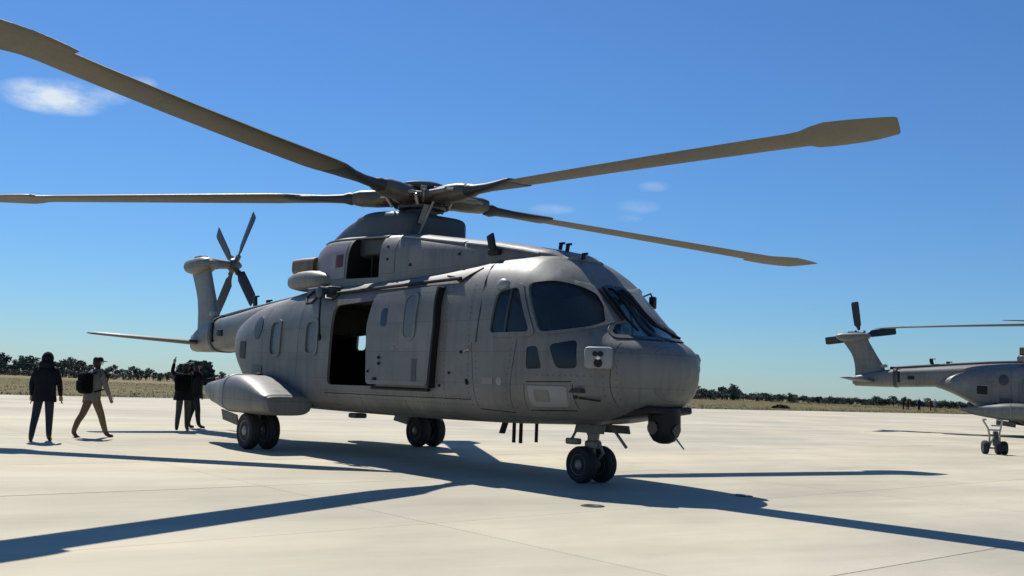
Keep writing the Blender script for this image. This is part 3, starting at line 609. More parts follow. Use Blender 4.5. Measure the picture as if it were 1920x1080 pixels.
        bm = bmesh.new(); add_box(bm, (-4.1, s*1.5, 1.37), (.10, .10, .08), None, .015); sub(sp, 'filler_cap', bm, M['black'])
        gear = bmesh.new(); add_tube(gear, [(-2.75, yo+s*.0, .95), (-2.66, yo, .55), (-2.6, yo, .33)], [.085, .07, .06], 12); add_tube(gear, [(-3.3, yo, .75), (-2.68, yo, .42)], .045, 8); add_tube(gear, [(-2.6, yo-.20, .32), (-2.6, yo+.20, .32)], .045, 10)
        g_ = P('main_gear_leg', gear, M['strut'])
        for d in (-.2, .2): add_wheel(g_, (-2.6, yo+d, .35), .35, .23, s)
        bm = bmesh.new(); add_box(bm, (-3.65, yo+s*.12, .56), (.75, .03, .22), (s*-.25, .12, 0), .01); P('gear_door', bm, M['paint_dark'], None)
    # --- nose gear
    bm = bmesh.new(); add_tube(bm, [(4.80, 0, .95), (4.76, 0, .60)], [.10, .085], 14); add_tube(bm, [(4.76, 0, .60), (4.74, 0, .27)], .055, 12); add_tube(bm, [(4.74, -.2, .27), (4.74, .2, .27)], .045, 10); add_lathe(bm, [(.10, .50), (.125, .52), (.125, .60), (.10, .62)], 'z', (4.765, 0, 0), 16); ng = P('nose_gear_leg', bm, M['strut'])
    for d in (-.2, .2): add_wheel(ng, (4.74, d, .27), .27, .19, 1)
    bm = bmesh.new(); add_tube(bm, [(4.88, 0, .62), (4.98, 0, .45), (4.82, 0, .30)], .024, 8); sub(ng, 'torque_link', bm, M['strut'])
    bm = bmesh.new(); add_box(bm, (4.55, -.20, .60), (.22, .14, .09), None, .02); add_tube(bm, [(4.5, -.05, .82), (4.52, -.2, .64)], .02, 6); sub(ng, 'landing_lamp', bm, M['strut'])
    bm = bmesh.new(); add_box(bm, (4.62, .14, .74), (.18, .12, .12), None, .02); sub(ng, 'steering_jack', bm, M['strut'])
    for s in (-1, 1):
        bm = bmesh.new(); add_box(bm, (4.95, s*.26, .80), (.6, .02, .12), (s*.3, 0, 0)); P('gear_door', bm, M['paint'], None)
    # --- chin turret
    bm = bmesh.new(); add_box(bm, (5.85, 0, 1.06), (.85, .9, .10), (0, -.16, 0), .03); tm = P('turret_mount', bm, M['black'])
    bm = bmesh.new(); add_lathe(bm, [(.10, 1.16), (.22, 1.15), (.225, .95), (.225, .88), (.205, .78), (.15, .70), (.07, .665), (.01, .66)], 'z', (6.12, .03, 0), 28); tb_ = P('sensor_turret', bm, M['black'])
    bm = bmesh.new(); add_tube(bm, [(6.12, -.19, .88), (6.12, -.225, .88)], .09, 18); sub(tb_, 'turret_lens', bm, M['glass_dark'])
    bm = bmesh.new(); add_tube(bm, [(6.33, .02, .86), (6.36, .02, .855)], .08, 18); sub(tb_, 'turret_lens', bm, M['glass_dark'])
    bm = bmesh.new(); add_tube(bm, [(6.18, .05, .95), (6.32, .05, .74), (6.46, .05, .61)], [.02, .014, .010], 8); P('whip_aerial', bm, M['metal'])
    bm = bmesh.new(); add_tube(bm, [(5.05, 0, .93), (5.25, 0, .74), (5.44, 0, .56)], .022, 8); P('whip_aerial', bm, M['strut'])
    for x, z0, z1, dx, l in ((2.74, .60, .82, -.10, .14), (2.95, .47, .84, 0, .07), (3.12, .47, .84, 0, .07), (3.50, .51, .86, 0, .06)):
        bm = bmesh.new(); add_rings(bm, [[(x-l/2+dx, -.02, z0), (x+dx, -.025, z0), (x+l/2+dx, 0, z0), (x+dx, .025, z0), (x-l/2+dx, .02, z0)], [(x-l/2, -.02, z1), (x, -.025, z1), (x+l/2, 0, z1), (x, .025, z1), (x-l/2, .02, z1)]]); P('belly_aerial', bm, M['black'], None)
    bm = bmesh.new(); add_box(bm, (-.45, -.9, .745), (.26, .26, .09), None, .03); P('drain_fairing', bm, M['paint_dark'])
    # --- roof aerials
    bm = bmesh.new(); add_box(bm, (3.22, -.84, 3.62), (.16, .05, .30), (0, -.32, 0), .02); add_box(bm, (3.30, -.84, 3.47), (.26, .09, .10), None, .02); P('roof_aerial', bm, M['black'])
    for x, y, z, h in ((3.92, 0, 3.55, .10), (4.08, 0, 3.50, .12), (4.55, -.1, 3.33, .09)):
        bm = bmesh.new(); add_box(bm, (x, y, z+h/2), (.05, .05, h), (0, .2, 0), .01); add_box(bm, (x+.03, y, z+h), (.12, .04, .035), None, .01); P('roof_probe', bm, M['black'])
    # --- rotor head and blades
    HZ = 4.85
    bm = bmesh.new(); add_lathe(bm, [(.30, 4.45), (.30, 4.60), (.44, 4.62), (.46, 4.68), (.30, 4.70), (.20, 4.72), (.20, 4.80)], 'z', (0, 0, 0), 32); P('swashplate', bm, M['paint_dark'], 35)
    bm = bmesh.new(); add_lathe(bm, [(.25, 4.72), (.52, 4.75), (.60, 4.80), (.60, 4.88), (.48, 4.93), (.30, 4.97), (.26, 5.0)], 'z', (0, 0, 0), 40); P('rotor_hub', bm, M['hub'], 35)
    bm = bmesh.new(); add_lathe(bm, [(.30, 4.98), (.40, 5.0), (.43, 5.05), (.42, 5.10), (.34, 5.135), (.02, 5.15)], 'z', (0, 0, 0), 40); P('hub_cap', bm, M['hub_cap'], 35)
    bm = bmesh.new()
    for k in range(10):
        a = R(36*k+12); add_tube(bm, [(.56*math.cos(a), .56*math.sin(a), 4.78), (.56*math.cos(a), .56*math.sin(a), 4.93)], .022, 6)
    for k in range(5):
        a = R(72*k-32); c_, s_ = math.cos(a), math.sin(a); add_box(bm, (.46*c_, .46*s_, 4.96), (.16, .12, .10), (0, 0, a), .015); add_tube(bm, [(.44*c_, .44*s_, 4.72), (.62*c_, .62*s_, 4.80), (.66*c_, .66*s_, 4.92)], .02, 6)
    o_ = P('hub_bolts', bm, M['rim'], 35); o_['kind'] = 'stuff'
    az0 = -68.5
    for k, (daz, droop, ex) in enumerate(((0, .34, 2), (-72, -.01, 2), (72, -.16, 2), (144, -.47, 1), (216, -.25, 2))):
        b_ = P('rotor_blade', blade_bm(droop, ex), M['blade'], 40, loc=(0, 0, HZ), rot=(0, 0, R(az0+daz))); b_['az'] = az0+daz
        z1 = droop*(1.3/9.3)**2; z2 = droop*(2.6/9.3)**2
        bm = bmesh.new(); S = [(.48, .17, .13), (.62, .20, .15), (.9, .21, .16), (1.2, .19, .15), (1.34, .14, .12)]
        add_rings(bm, [[(x, w*math.copysign(abs(math.cos(q))**.7, math.cos(q)), h*math.copysign(abs(math.sin(q))**.7, math.sin(q))) for q in [2*math.pi*(i+.5)/20 for i in range(20)]] for x, w, h in S]); sub(b_, 'blade_grip', bm, M['hub'], 35)
        bm = bmesh.new(); add_rings(bm, [[(x, w*math.copysign(abs(math.cos(q))**.8, math.cos(q)), droop*(x/9.3)**ex + h*math.copysign(abs(math.sin(q))**.8, math.sin(q))) for q in [2*math.pi*(i+.5)/18 for i in range(18)]] for x, w, h in ((1.3, .12, .10), (1.42, .16, .12), (1.55, .12, .085), (1.9, .13, .07), (2.3, .22, .062), (2.6, .30, .048), (2.66, .30, .04))]); sub(b_, 'root_sleeve', bm, M['blade_dark'], 35)
        bm = bmesh.new(); add_tube(bm, [(.62, .26, -.02), (.50, .24, -.20)], .028, 8); add_tube(bm, [(.62, .26, .0), (.80, .15, .0)], .035, 8); sub(b_, 'pitch_link', bm, M['metal'], 35)
        bm = bmesh.new(); add_tube(bm, [(.52, -.22, .03), (1.0, -.24, .02)], .055, 10); add_tube(bm, [(1.0, -.24, .02), (1.16, -.20, .01)], .03, 8); sub(b_, 'lag_damper', bm, M['strut'], 35)
        bm = bmesh.new(); add_box(bm, (.66, .16, -.10), (.10, .06, .07), None, .01); sub(b_, 'red_tag', bm, M['red'], None)
        bm = bmesh.new(); add_lathe(bm, [(.11, -.19), (.13, -.17), (.10, -.10), (.10, .10), (.13, .15), (.11, .17)], 'z', (.42, 0, 0), 16); sub(b_, 'bearing', bm, M['blade_dark'], 35)
        bm = bmesh.new(); add_rings(bm, [[(.15, -.16, z), (.60, -.09, z), (.66, 0, z), (.60, .09, z), (.15, .16, z)] for z in (.10, .14)]); sub(b_, 'hub_plate', bm, M['hub'], None)
    return t
def copy_tree(o, parent=None):
    c = o.copy(); COL.objects.link(c); c.parent = parent
    for ch in [x for x in bpy.data.objects if x.parent == o]: copy_tree(ch, c)
    return c

# ------------------------------------------------------------------ ground
def structure(o): o['kind'] = 'structure'; return o
def plane_bm(x0, x1, y0, y1, z, nx=1, ny=1, zf=None):
    bm = bmesh.new(); V = [[bm.verts.new((x0+(x1-x0)*i/nx, y0+(y1-y0)*j/ny, z+(zf(x0+(x1-x0)*i/nx, y0+(y1-y0)*j/ny) if zf else 0))) for i in range(nx+1)] for j in range(ny+1)]
    for j in range(ny):
        for i in range(nx): bm.faces.new((V[j][i], V[j][i+1], V[j+1][i+1], V[j+1][i]))
    return bm
conc = material('cream_concrete', (.49, .438, .318), .85, var=.20, scale=.30, bump=.14, bscale=30, rand=.07, coord='World', tint=(.415, .382, .295), scale3=(1, .38, 1), spec=.25, fine=.5)  # the slabs' own warm cream colour, mottled at random
def streaks(m):
    # sweeping marks, weathering and damp patches lying across the slabs
    t = m.node_tree; N = t.nodes; L = t.links; b = N['Principled BSDF']; src = b.inputs['Base Color'].links[0].from_socket
    g = N.new('ShaderNodeNewGeometry'); cur = src
    for ang, sx, sy, lo, hi, amt in ((.30, .55, .09, .40, .66, .17), (-.9, .22, .10, .42, .62, .13), (.2, 1.6, .35, .50, .72, .10)):
        rt = N.new('ShaderNodeMapping'); rt.inputs['Rotation'].default_value = (0, 0, ang); sc_ = N.new('ShaderNodeMapping'); sc_.inputs['Scale'].default_value = (sx, sy, 1)
        L.new(g.outputs['Position'], rt.inputs[0]); L.new(rt.outputs[0], sc_.inputs[0])
        n = N.new('ShaderNodeTexNoise'); n.inputs['Scale'].default_value = 1; n.inputs['Detail'].default_value = 7; n.inputs['Roughness'].default_value = .62; L.new(sc_.outputs[0], n.inputs[0])
        mr = N.new('ShaderNodeMapRange'); L.new(n.outputs['Fac'], mr.inputs['Value']); mr.inputs['From Min'].default_value = lo; mr.inputs['From Max'].default_value = hi; mr.inputs['To Min'].default_value = 1.03; mr.inputs['To Max'].default_value = 1.03-amt
        v = N.new('ShaderNodeVectorMath'); v.operation = 'SCALE'; L.new(cur, v.inputs[0]); L.new(mr.outputs[0], v.inputs['Scale']); cur = v.outputs[0]
    L.new(cur, b.inputs['Base Color'])
streaks(conc)
joint = material('concrete_joint_filler', (.40, .34, .25), .9, var=.2, scale=2, coord='World')
soil = material('dry_grass_field', (.205, .16, .078), .95, var=.22, scale=.035, coord='World', tint=(.175, .155, .082), scale3=(1, .35, 1), spec=.1)
soil_far = material('far_field_ground', (.19, .165, .09), .95, var=.15, scale=.01, coord='World', spec=.1)
grassm = material('dry_grass_blades', (.30, .24, .12), .9, var=.3, scale=.12, coord='World', tint=(.22, .195, .10), scale3=(1, .3, 1), spec=.1)
XE = -41.5
def zone(m):
    # the strip next to the apron grows greener and darker, then brown, then pale straw
    t = m.node_tree; N = t.nodes; L = t.links; b = N['Principled BSDF']; src = b.inputs['Base Color'].links[0].from_socket
    g = N.new('ShaderNodeNewGeometry'); s = N.new('ShaderNodeSeparateXYZ'); L.new(g.outputs['Position'], s.inputs[0])
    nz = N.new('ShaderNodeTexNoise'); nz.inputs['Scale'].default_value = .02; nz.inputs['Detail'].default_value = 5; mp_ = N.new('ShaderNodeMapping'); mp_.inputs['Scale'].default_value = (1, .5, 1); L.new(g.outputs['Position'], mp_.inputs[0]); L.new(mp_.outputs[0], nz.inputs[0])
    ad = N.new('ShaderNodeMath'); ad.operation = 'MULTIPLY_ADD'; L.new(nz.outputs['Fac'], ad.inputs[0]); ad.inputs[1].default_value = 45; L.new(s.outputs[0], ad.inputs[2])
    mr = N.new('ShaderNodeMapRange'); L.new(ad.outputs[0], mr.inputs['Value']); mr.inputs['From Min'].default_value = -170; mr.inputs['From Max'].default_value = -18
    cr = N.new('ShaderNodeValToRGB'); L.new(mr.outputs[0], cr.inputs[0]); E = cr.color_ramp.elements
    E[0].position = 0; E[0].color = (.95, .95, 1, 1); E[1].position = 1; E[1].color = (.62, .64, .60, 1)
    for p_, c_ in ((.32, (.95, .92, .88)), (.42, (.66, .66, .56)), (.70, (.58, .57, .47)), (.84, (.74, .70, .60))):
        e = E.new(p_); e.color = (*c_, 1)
    mm = N.new('ShaderNodeVectorMath'); mm.operation = 'MULTIPLY'; L.new(src, mm.inputs[0]); L.new(cr.outputs[0], mm.inputs[1]); L.new(mm.outputs[0], b.inputs['Base Color'])
zone(soil); zone(grassm)
structure(link_mesh('ground', plane_bm(-3500, 3500, -3500, 3500, -.30), soil_far, smooth=None))
structure(link_mesh('apron_base', plane_bm(XE+.02, 60, -70, 330, -.012), joint, smooth=None))
def bump_f(x, y):
    d = XE - x
    return (.10*math.sin(y*.05+1)+.07*math.sin(y*.13+x*.05)+.05*math.sin(x*.11))*min(1, max(0, d-2)/20)
structure(link_mesh('grass_field', plane_bm(-460, XE, -130, 700, -.03, 60, 110, bump_f), soil, smooth=180))
apron = bpy.data.objects.new('apron', None); COL.objects.link(apron); structure(apron)
SX, SY, GAP = 3.72, 7.6, .007
def slab_mesh():
    bm = bmesh.new(); hx, hy = SX/2-GAP/2, SY/2-GAP/2; c = .006
    add_rings(bm, [[(-hx, -hy, -.2), (hx, -hy, -.2), (hx, hy, -.2), (-hx, hy, -.2)], [(-hx, -hy, -c), (hx, -hy, -c), (hx, hy, -c), (-hx, hy, -c)], [(-hx+c, -hy+c, 0), (hx-c, -hy+c, 0), (hx-c, hy-c, 0), (-hx+c, hy-c, 0)]], cap0=False)
    bmesh.ops.recalc_face_normals(bm, faces=bm.faces[:]); me = bpy.data.meshes.new('concrete_slab'); bm.to_mesh(me); bm.free(); me.materials.append(conc); return me
smesh = slab_mesh(); slabs = []; cpos = cam.matrix_world.translation
for i in range(-13, 5):
    for j in range(-9, 45):
        cx, cy = 7.22 + (i+.5)*SX, -4.65 + (j+.5)*SY
        if cx - SX/2 < XE - .5: continue
        slabs.append((cx, cy))
def vis_key(p):
    d = Vector((p[0], p[1], 0)) - cpos; z = d.dot(F); 
    if z < -3: return 1e6 + d.length
    a = d.dot(r_)/max(z, .5)
    return d.length + (0 if abs(a) < .62 or d.length < 9 else 500)
slabs.sort(key=vis_key)
srng = random.Random(3)
for k, (cx, cy) in enumerate(slabs[:295]):
    o = bpy.data.objects.new('concrete_slab', smesh); COL.objects.link(o); o.parent = apron; o.location = (cx, cy, srng.uniform(-.0015, .0015))
bm = bmesh.new()
for cx, cy in slabs[295:]:
    hx, hy = SX/2-GAP/2, SY/2-GAP/2; add_rings(bm, [[(cx-hx, cy-hy, -.2), (cx+hx, cy-hy, -.2), (cx+hx, cy+hy, -.2), (cx-hx, cy+hy, -.2)], [(cx-hx, cy-hy, 0), (cx+hx, cy-hy, 0), (cx+hx, cy+hy, 0), (cx-hx, cy+hy, 0)]], cap0=False)
o = link_mesh('far_concrete_slabs', bm, conc, apron, None); o['kind'] = 'stuff'

for x_, y_, s_ in ((6.85, -2.05, .13), (6.89, .81, .11)):
    bm = bmesh.new(); add_lathe(bm, [(s_*1.1, -.02), (s_*1.1, .004), (s_, .008), (s_*.55, .008), (s_*.5, .003), (.01, .003)], 'z', (x_, y_, 0), 24); link_mesh('dark_disc', bm, M['black'], apron, 40)  # small dark discs set into the slabs
# dry grass along and behind the apron edge
grng = random.Random(5); gv = []; gf = []
for k in range(13000):
    d = 90*grng.random()**2.0; x = XE - .15 - d; y = grng.uniform(-60, 170) if d < 30 else grng.uniform(-70, 230)
    v = Vector((x, y, 0)) - cpos
    if v.dot(F) < 1 or abs(v.dot(r_)/v.dot(F)) > .62: continue
    h = grng.uniform(.05, .16); z0 = -.04 + bump_f(x, y); w = .05 + h*.5; a = grng.uniform(0, math.pi); ca, sa = math.cos(a), math.sin(a)
    for q in range(3):
        b = len(gv); ox, oy = grng.uniform(-.25, .25), grng.uniform(-.25, .25); lx, ly = grng.uniform(-.12, .12), grng.uniform(-.12, .12)
        gv += [(x+ox-w*.25*ca, y+oy-w*.25*sa, z0), (x+ox+w*.25*ca, y+oy+w*.25*sa, z0), (x+ox+lx, y+oy+ly, z0+h)]; gf.append((b, b+1, b+2)); ca, sa = -sa, ca
me = bpy.data.meshes.new('dry_grass'); me.from_pydata(gv, [], gf); me.materials.append(grassm)
o = bpy.data.objects.new('dry_grass', me); COL.objects.link(o); o['kind'] = 'stuff'; o['label'] = 'dry yellow brown grass growing behind the concrete apron'; o['category'] = 'grass'

# ------------------------------------------------------------------ helicopters
h1 = build_helicopter('transport_helicopter', 'large grey helicopter filling the middle, side door open, nose towards the right', 'parked grey helicopters')
h2 = copy_tree(h1); h2.name = 'transport_helicopter.001'
h2['label'] = 'distant grey helicopter cut off by the right edge, tail and rear cabin showing'
H2 = 17; h2.location = (-.45, 35.3, 0); h2.rotation_euler = (0, 0, R(H2))
for ch in list(h2.children):
    if 'az' in ch: ch.rotation_euler[2] = R(ch['az'] - 164.5 - H2)
    if 'k' in ch: ch.rotation_euler[1] = -R(97 + 90*ch['k'])

# ------------------------------------------------------------------ people
def skin_mesh(joints, edges, sub_lv=2):
    me = bpy.data.meshes.new('body'); me.from_pydata([j[0] for j in joints], edges, []); o = bpy.data.objects.new('body', me); COL.objects.link(o)
    md = o.modifiers.new('s', 'SKIN'); md.use_smooth_shade = True
    for i, j in enumerate(joints):
        sv = me.skin_vertices[0].data[i]; sv.radius = j[1]; sv.use_root = (i == 0)
    o.modifiers.new('u', 'SUBSURF').levels = sub_lv
    bpy.context.view_layer.update(); dg = bpy.context.evaluated_depsgraph_get(); r = bpy.data.meshes.new_from_object(o.evaluated_get(dg)); bpy.data.objects.remove(o); bpy.data.meshes.remove(me)
    return r
def cloth(name, c, rough=.9): return material(name, c, rough, var=.22, scale=9, bump=.3, bscale=30, spec=.15)
skin_m = material('skin', (.32, .19, .13), .6, var=.1, scale=10); hair_m = material('dark_hair', (.02, .015, .012), .7, var=.3, scale=20)
def person(label, loc, heading, arms, feet, top, trousers, shoes, height=1.72, head_mat=None, hood=False, cap=None, lean=0., group=None, detail=True, name='person', bulk=1.):
    # local axes: +x ahead, +y the person's left. feet: ((x, y, lift) left, right); arms: ((elbow, wrist) left, right) offsets from the shoulder
    t = thing(name, label, 'person', loc, heading, group); k = height/1.75
    J = []; E = []
    def j(p, r): J.append((Vector(p)*k, (r[0]*k, r[1]*k) if isinstance(r, tuple) else (r*k, r*k))); return len(J)-1
    def e(*a):
        for q in zip(a[:-1], a[1:]): E.append(q)
    L = lean
    pel = j((0, 0, .96), (.125, .155)); wa = j((L*.3, 0, 1.12), (.115, .145)); ch = j((L*.8, 0, 1.34), (.13, .175)); nk = j((L, 0, 1.50), (.065, .065)); hd0 = j((L+.01, 0, 1.585), (.072, .07)); hd1 = j((L+.02, 0, 1.66), (.098, .082)); hd2 = j((L+.015, 0, 1.73), (.06, .055))
    e(pel, wa, ch, nk, hd0, hd1, hd2)
    parts = []
    for s, (fx, fy, fz) in zip((1, -1), feet):
        hip = Vector((0, s*.095, .90)); ank = Vector((fx, s*abs(fy), .09+fz)); mid = (hip+ank)/2
        dl = max(0, .41**2 - ((ank-hip).length/2)**2); knee = mid + Vector((math.sqrt(dl) if dl > 0 else .02, 0, 0))
        a = j(hip, (.108, .108)); b = j(knee, (.078, .080)); b2 = j(knee*.5+ank*.5+Vector((-.015, 0, .03)), (.070, .070)); c = j(ank, (.056, .055)); d = j(ank + Vector((.07, s*.01, -.055 - (0 if fz < .03 else .04))), (.042, .04)); f = j(ank + Vector((.17, s*.02, -.065 - (0 if fz < .03 else .08))), (.034, .038))
        e(pel, a, b, b2, c, d, f)
    wr = []
    for s, (el, wv) in zip((1, -1), arms):
        sh = Vector((L*.9, s*.185, 1.435)); a = j(sh, (.080, .078)); b = j(sh+Vector(el), (.060, .060)); c = j(sh+Vector(wv), (.042, .042)); e(ch, a, b, c); wr.append((sh+Vector(wv), (Vector(wv)-Vector(el)).normalized(), s))
    me = skin_mesh(J, E, 2 if detail else 1)
    mats = [top, trousers, shoes, skin_m, head_mat or hair_m]
    for m in mats: me.materials.append(m)
    for p in me.polygons:
        z = p.center.z/k; x = p.center.x/k; y = abs(p.center.y)/k
        p.material_index = 2 if (z < .115) else 1 if z < .90 and y < .23 else 0
        if z > 1.50 and y < .12: p.material_index = (4 if (x < L+.045 or z > 1.70 or hood) else 3)
        p.use_smooth = True
    if hood:
        for p in me.polygons:
            if p.center.z/k > 1.46 and abs(p.center.y)/k < .12: p.material_index = 0 if p.center.x/k < L+.07 else 3
    body = bpy.data.objects.new('body', me); COL.objects.link(body); body.parent = t
    # jacket / shirt hem
    bm = bmesh.new(); rings = []
    for z, rx, ry, xo in ((.80, .155, .195, -.005), (.84, .16, .20, 0), (.95, .152, .19, 0), (1.10, .142, .182, L*.3), (1.25, .152, .20, L*.6), (1.38, .150, .205, L*.85), (1.45, .11, .15, L*.95), (1.50, .075, .085, L)):
        rings.append([Vector((xo+rx*bulk*math.cos(a), ry*bulk*math.sin(a), z))*k + Vector((.012*math.sin(3*a+z*9), .012*math.cos(5*a+z*7), .01*math.sin(4*a))) for a in [2*math.pi*i/28 for i in range(28)]])
    add_rings(bm, rings); link_mesh('jacket', bm, top, t, 60)
    if detail:
        for (w, d, s) in wr:
            bm = bmesh.new(); w = w*k; side = d.cross(Vector((1, 0, 0))); side = side.normalized() if side.length > .2 else Vector((0, 1, 0)); fwd = side.cross(d).normalized()
            pc = w + d*.055; add_tube(bm, [w - d*.01, w + d*.03, pc + d*.03], [.026, .036, .034], 8)
            for q, ln in enumerate((.062, .075, .080, .068)):
                b0 = pc + d*.025 + fwd*(.027 - .018*q); add_tube(bm, [b0, b0 + d*ln*.5 - side*.004*s, b0 + d*ln*.9 - side*.020*s], [.0095, .009, .007], 6)
            b0 = w + d*.03 + fwd*.03; add_tube(bm, [b0, b0 + fwd*.025 + d*.03, b0 + fwd*.03 + d*.06], [.012, .010, .008], 6)
            link_mesh('hand', bm, skin_m, t, 60)
        # face and ears
        bm = bmesh.new(); hc = Vector((L+.02, 0, 1.655))*k
        add_ellipsoid(bm, hc+Vector((.098, 0, -.005)), (.018, .012, .02), 8, 6)
        if not hood:
            for s in (-1, 1): add_ellipsoid(bm, hc+Vector((-.005, s*.082, -.005)), (.018, .012, .03), 8, 6)
        add_ellipsoid(bm, hc+Vector((.088, 0, -.045)), (.010, .022, .007), 8, 6); link_mesh('face', bm, skin_m, t, 60)
        bm = bmesh.new()
        for s in (-1, 1): add_ellipsoid(bm, hc+Vector((.088, s*.03, .02)), (.008, .012, .008), 8, 6)
        link_mesh('eyes', bm, M['black'], t, 60)
        bm = bmesh.new()
        if hood:
            add_ellipsoid(bm, hc+Vector((-.015, 0, .01)), (.122, .112, .138), 18, 14); add_ellipsoid(bm, hc+Vector((-.05, 0, -.10)), (.12, .15, .10), 16, 10); link_mesh('hood', bm, top, t, 60)
        elif cap:
            add_lathe(bm, [(.104, -.005), (.107, .02), (.10, .06), (.07, .09), (.02, .102)], 'z', hc+Vector((-.008, 0, .02)), 20); add_box(bm, hc+Vector((.12, 0, .025)), (.10, .13, .012), (0, .15, 0), .004); link_mesh('cap', bm, cap, t, 60)
            bm = bmesh.new(); add_ellipsoid(bm, hc+Vector((-.03, 0, -.015)), (.085, .094, .085), 16, 12); link_mesh('hair', bm, hair_m, t, 60)
        else:
            add_ellipsoid(bm, hc+Vector((-.018, 0, .02)), (.106, .096, .105), 18, 14); link_mesh('hair', bm, hair_m, t, 60)
    return t
blackj = cloth('black_jacket_cloth', (.010, .011, .016)); jeans = cloth('dark_denim', (.022, .030, .042)); khaki = cloth('khaki_trousers', (.15, .11, .065)); shirt = cloth('pale_grey_shirt', (.16, .145, .13)); greyt = cloth('grey_trousers', (.085, .080, .062)); shoe = material('dark_shoe_leather', (.015, .013, .012), .6); brownshoe = material('brown_shoe_leather', (.05, .03, .018), .7)
packm = material('backpack_nylon', (.006, .006, .007), .95, var=.25, scale=12, bump=.4, bscale=20, spec=.05)
down = lambda x, y, x2, y2: ((x, y, -.28), (x2, y2, -.53))
PEOPLE = {
 'a': dict(loc=(-5.22, -5.03, 0), heading=R(158)),
 'b': dict(loc=(-6.30, -3.80, 0), heading=R(100)),
 'c': dict(loc=(-8.6, -.92, 0), heading=R(150)),
 'd': dict(loc=(-9.9, -.12, 0), heading=R(80)),
}
person('person in a black hooded jacket and dark blue jeans walking away, leftmost of the group', PEOPLE['a']['loc'], PEOPLE['a']['heading'], (down(0, .07, .03, .06), down(-.02, -.08, .05, -.11)), ((-.12, .17, .0), (.16, .12, .0)), blackj, jeans, shoe, 1.67, hood=True, lean=.03, bulk=1.15)
person('person in khaki trousers, grey shirt and black cap striding to the right, backpack on', PEOPLE['b']['loc'], PEOPLE['b']['heading'], (down(-.10, .06, -.10, .08), down(.10, -.06, .22, -.05)), ((-.33, .08, .03), (.33, .08, .0)), shirt, khaki, brownshoe, 1.66, cap=M['black'], lean=.06)
person('person in a black jacket and grey trousers beside the helicopter, one arm raised', PEOPLE['c']['loc'], PEOPLE['c']['heading'], (((.02, .16, .08), (.06, .13, .34)), down(.06, -.06, .16, .02)), ((-.20, .10, .02), (.20, .09, .0)), blackj, greyt, shoe, 1.64, lean=.05, bulk=1.3)
person('person in dark clothes and green cap reaching an arm towards the helicopter', PEOPLE['d']['loc'], PEOPLE['d']['heading'], (down(.10, .04, .2, .03), ((.20, -.05, -.16), (.46, -.04, -.10))), ((-.10, .09, .0), (.14, .09, .0)), blackj, cloth('charcoal_trousers', (.02, .02, .022)), shoe, 1.70, cap=cloth('dark_green_cap', (.02, .035, .03)), lean=.02, bulk=1.3)
# backpack worn by the second person
def backpack(label, host, back=-.25, side=0., z=1.20, s=(.26, .44, .48), mat_=None):
    t = thing('backpack', label, 'backpack', host['loc'], host['heading'])
    bm = bmesh.new(); add_box(bm, (back, side, z), s, (0, -.06, 0), .06); b = link_mesh('bag', bm, mat_ or packm, t, 60)
    bm = bmesh.new(); add_box(bm, (back-s[0]/2-.01, side, z-.06), (.07, s[1]*.72, s[2]*.5), (0, -.06, 0), .03); link_mesh('front_pocket', bm, mat_ or packm, b, 60)
    for q in (-1, 1):
        bm = bmesh.new(); add_tube(bm, [(back+.10, side+q*.12, z+.2), (back+.30, side*.4+q*.13, z+.26), (back+.43, side*.4+q*.13, z+.12), (back+.36, side+q*.15, z-.12), (back+.12, side+q*.17, z-.18)], .018, 6); link_mesh('strap', bm, mat_ or packm, t, 60)
    return t
backpack('black backpack on the back of the person in khaki trousers', PEOPLE['b'], back=-.18, z=1.13, s=(.18, .40, .44))
backpack('dark backpack on the person with a raised arm', PEOPLE['c'], z=1.18, s=(.20, .38, .44))

# distant people on the far grass
FAR = [(1698, 763, blackj, 'dark'), (1710, 764, cloth('dull_red_cloth', (.12, .03, .025)), 'dark red'), (1720, 764, cloth('white_cloth', (.6, .58, .6)), 'white'), (1729, 765, cloth('navy_cloth', (.02, .02, .07)), 'navy blue'), (1741, 765, cloth('brown_cloth', (.09, .045, .025)), 'brown'), (1752, 765, cloth('grey_cloth', (.25, .25, .27)), 'grey')]
posd = ['leftmost of the row', 'second from the left', 'beside the dark red one', 'between white and brown ones', 'second from the right', 'rightmost of the row']
for k, (px, py, c, n_) in enumerate(FAR):
    base = Vector((-56.2, 121.4, 0)); step = Vector((.72, .40, 0))
    p = base + step*k + Vector((-.5*(k % 2), .4*(k % 3), 0)); p.z = bump_f(p.x, p.y) - .03
    person('tiny far-off person in %s clothes on the dry grass, %s' % (n_, posd[k]), p, R(200+40*k), (down(0, .06, .05, .05), down(0, -.06, .05, -.05)), ((-.08, .1, 0), (.1, .1, 0)), c, c if k % 2 else jeans, shoe, 1.72, detail=False, group='distant people on the grass')

# ------------------------------------------------------------------ two-wheeled cart
cart = thing('hand_cart', 'small two wheeled metal hand cart with black tyres on the concrete at the right', 'cart', (2.92, 17.24, 0), R(-52))
bm = bmesh.new()
for s in (-1, 1):
    add_tube(bm, [(0, s*.13, .2), (-.02, s*.12, .50), (.0, s*.16, .70), (.02, s*.30 if s < 0 else s*.2, .93)], .026, 8)
    add_tube(bm, [(0, s*.13, .2), (.22, s*.07, .50)], .021, 8)
for z, y0, y1 in ((.35, -.13, .13), (.52, -.12, .12), (.66, -.15, .15), (.78, -.08, .14)): add_tube(bm, [(0, y0, z), (0, y1, z)], .021, 8)
add_tube(bm, [(0, -.30, .93), (.0, -.20, .94)], .026, 8); add_tube(bm, [(0, .05, .95), (0, .22, .92)], .02, 8)
add_tube(bm, [(.0, -.25, .17), (.0, .25, .17)], .026, 10)
fr = link_mesh('cart_frame', bm, M['metal'], cart, 40)
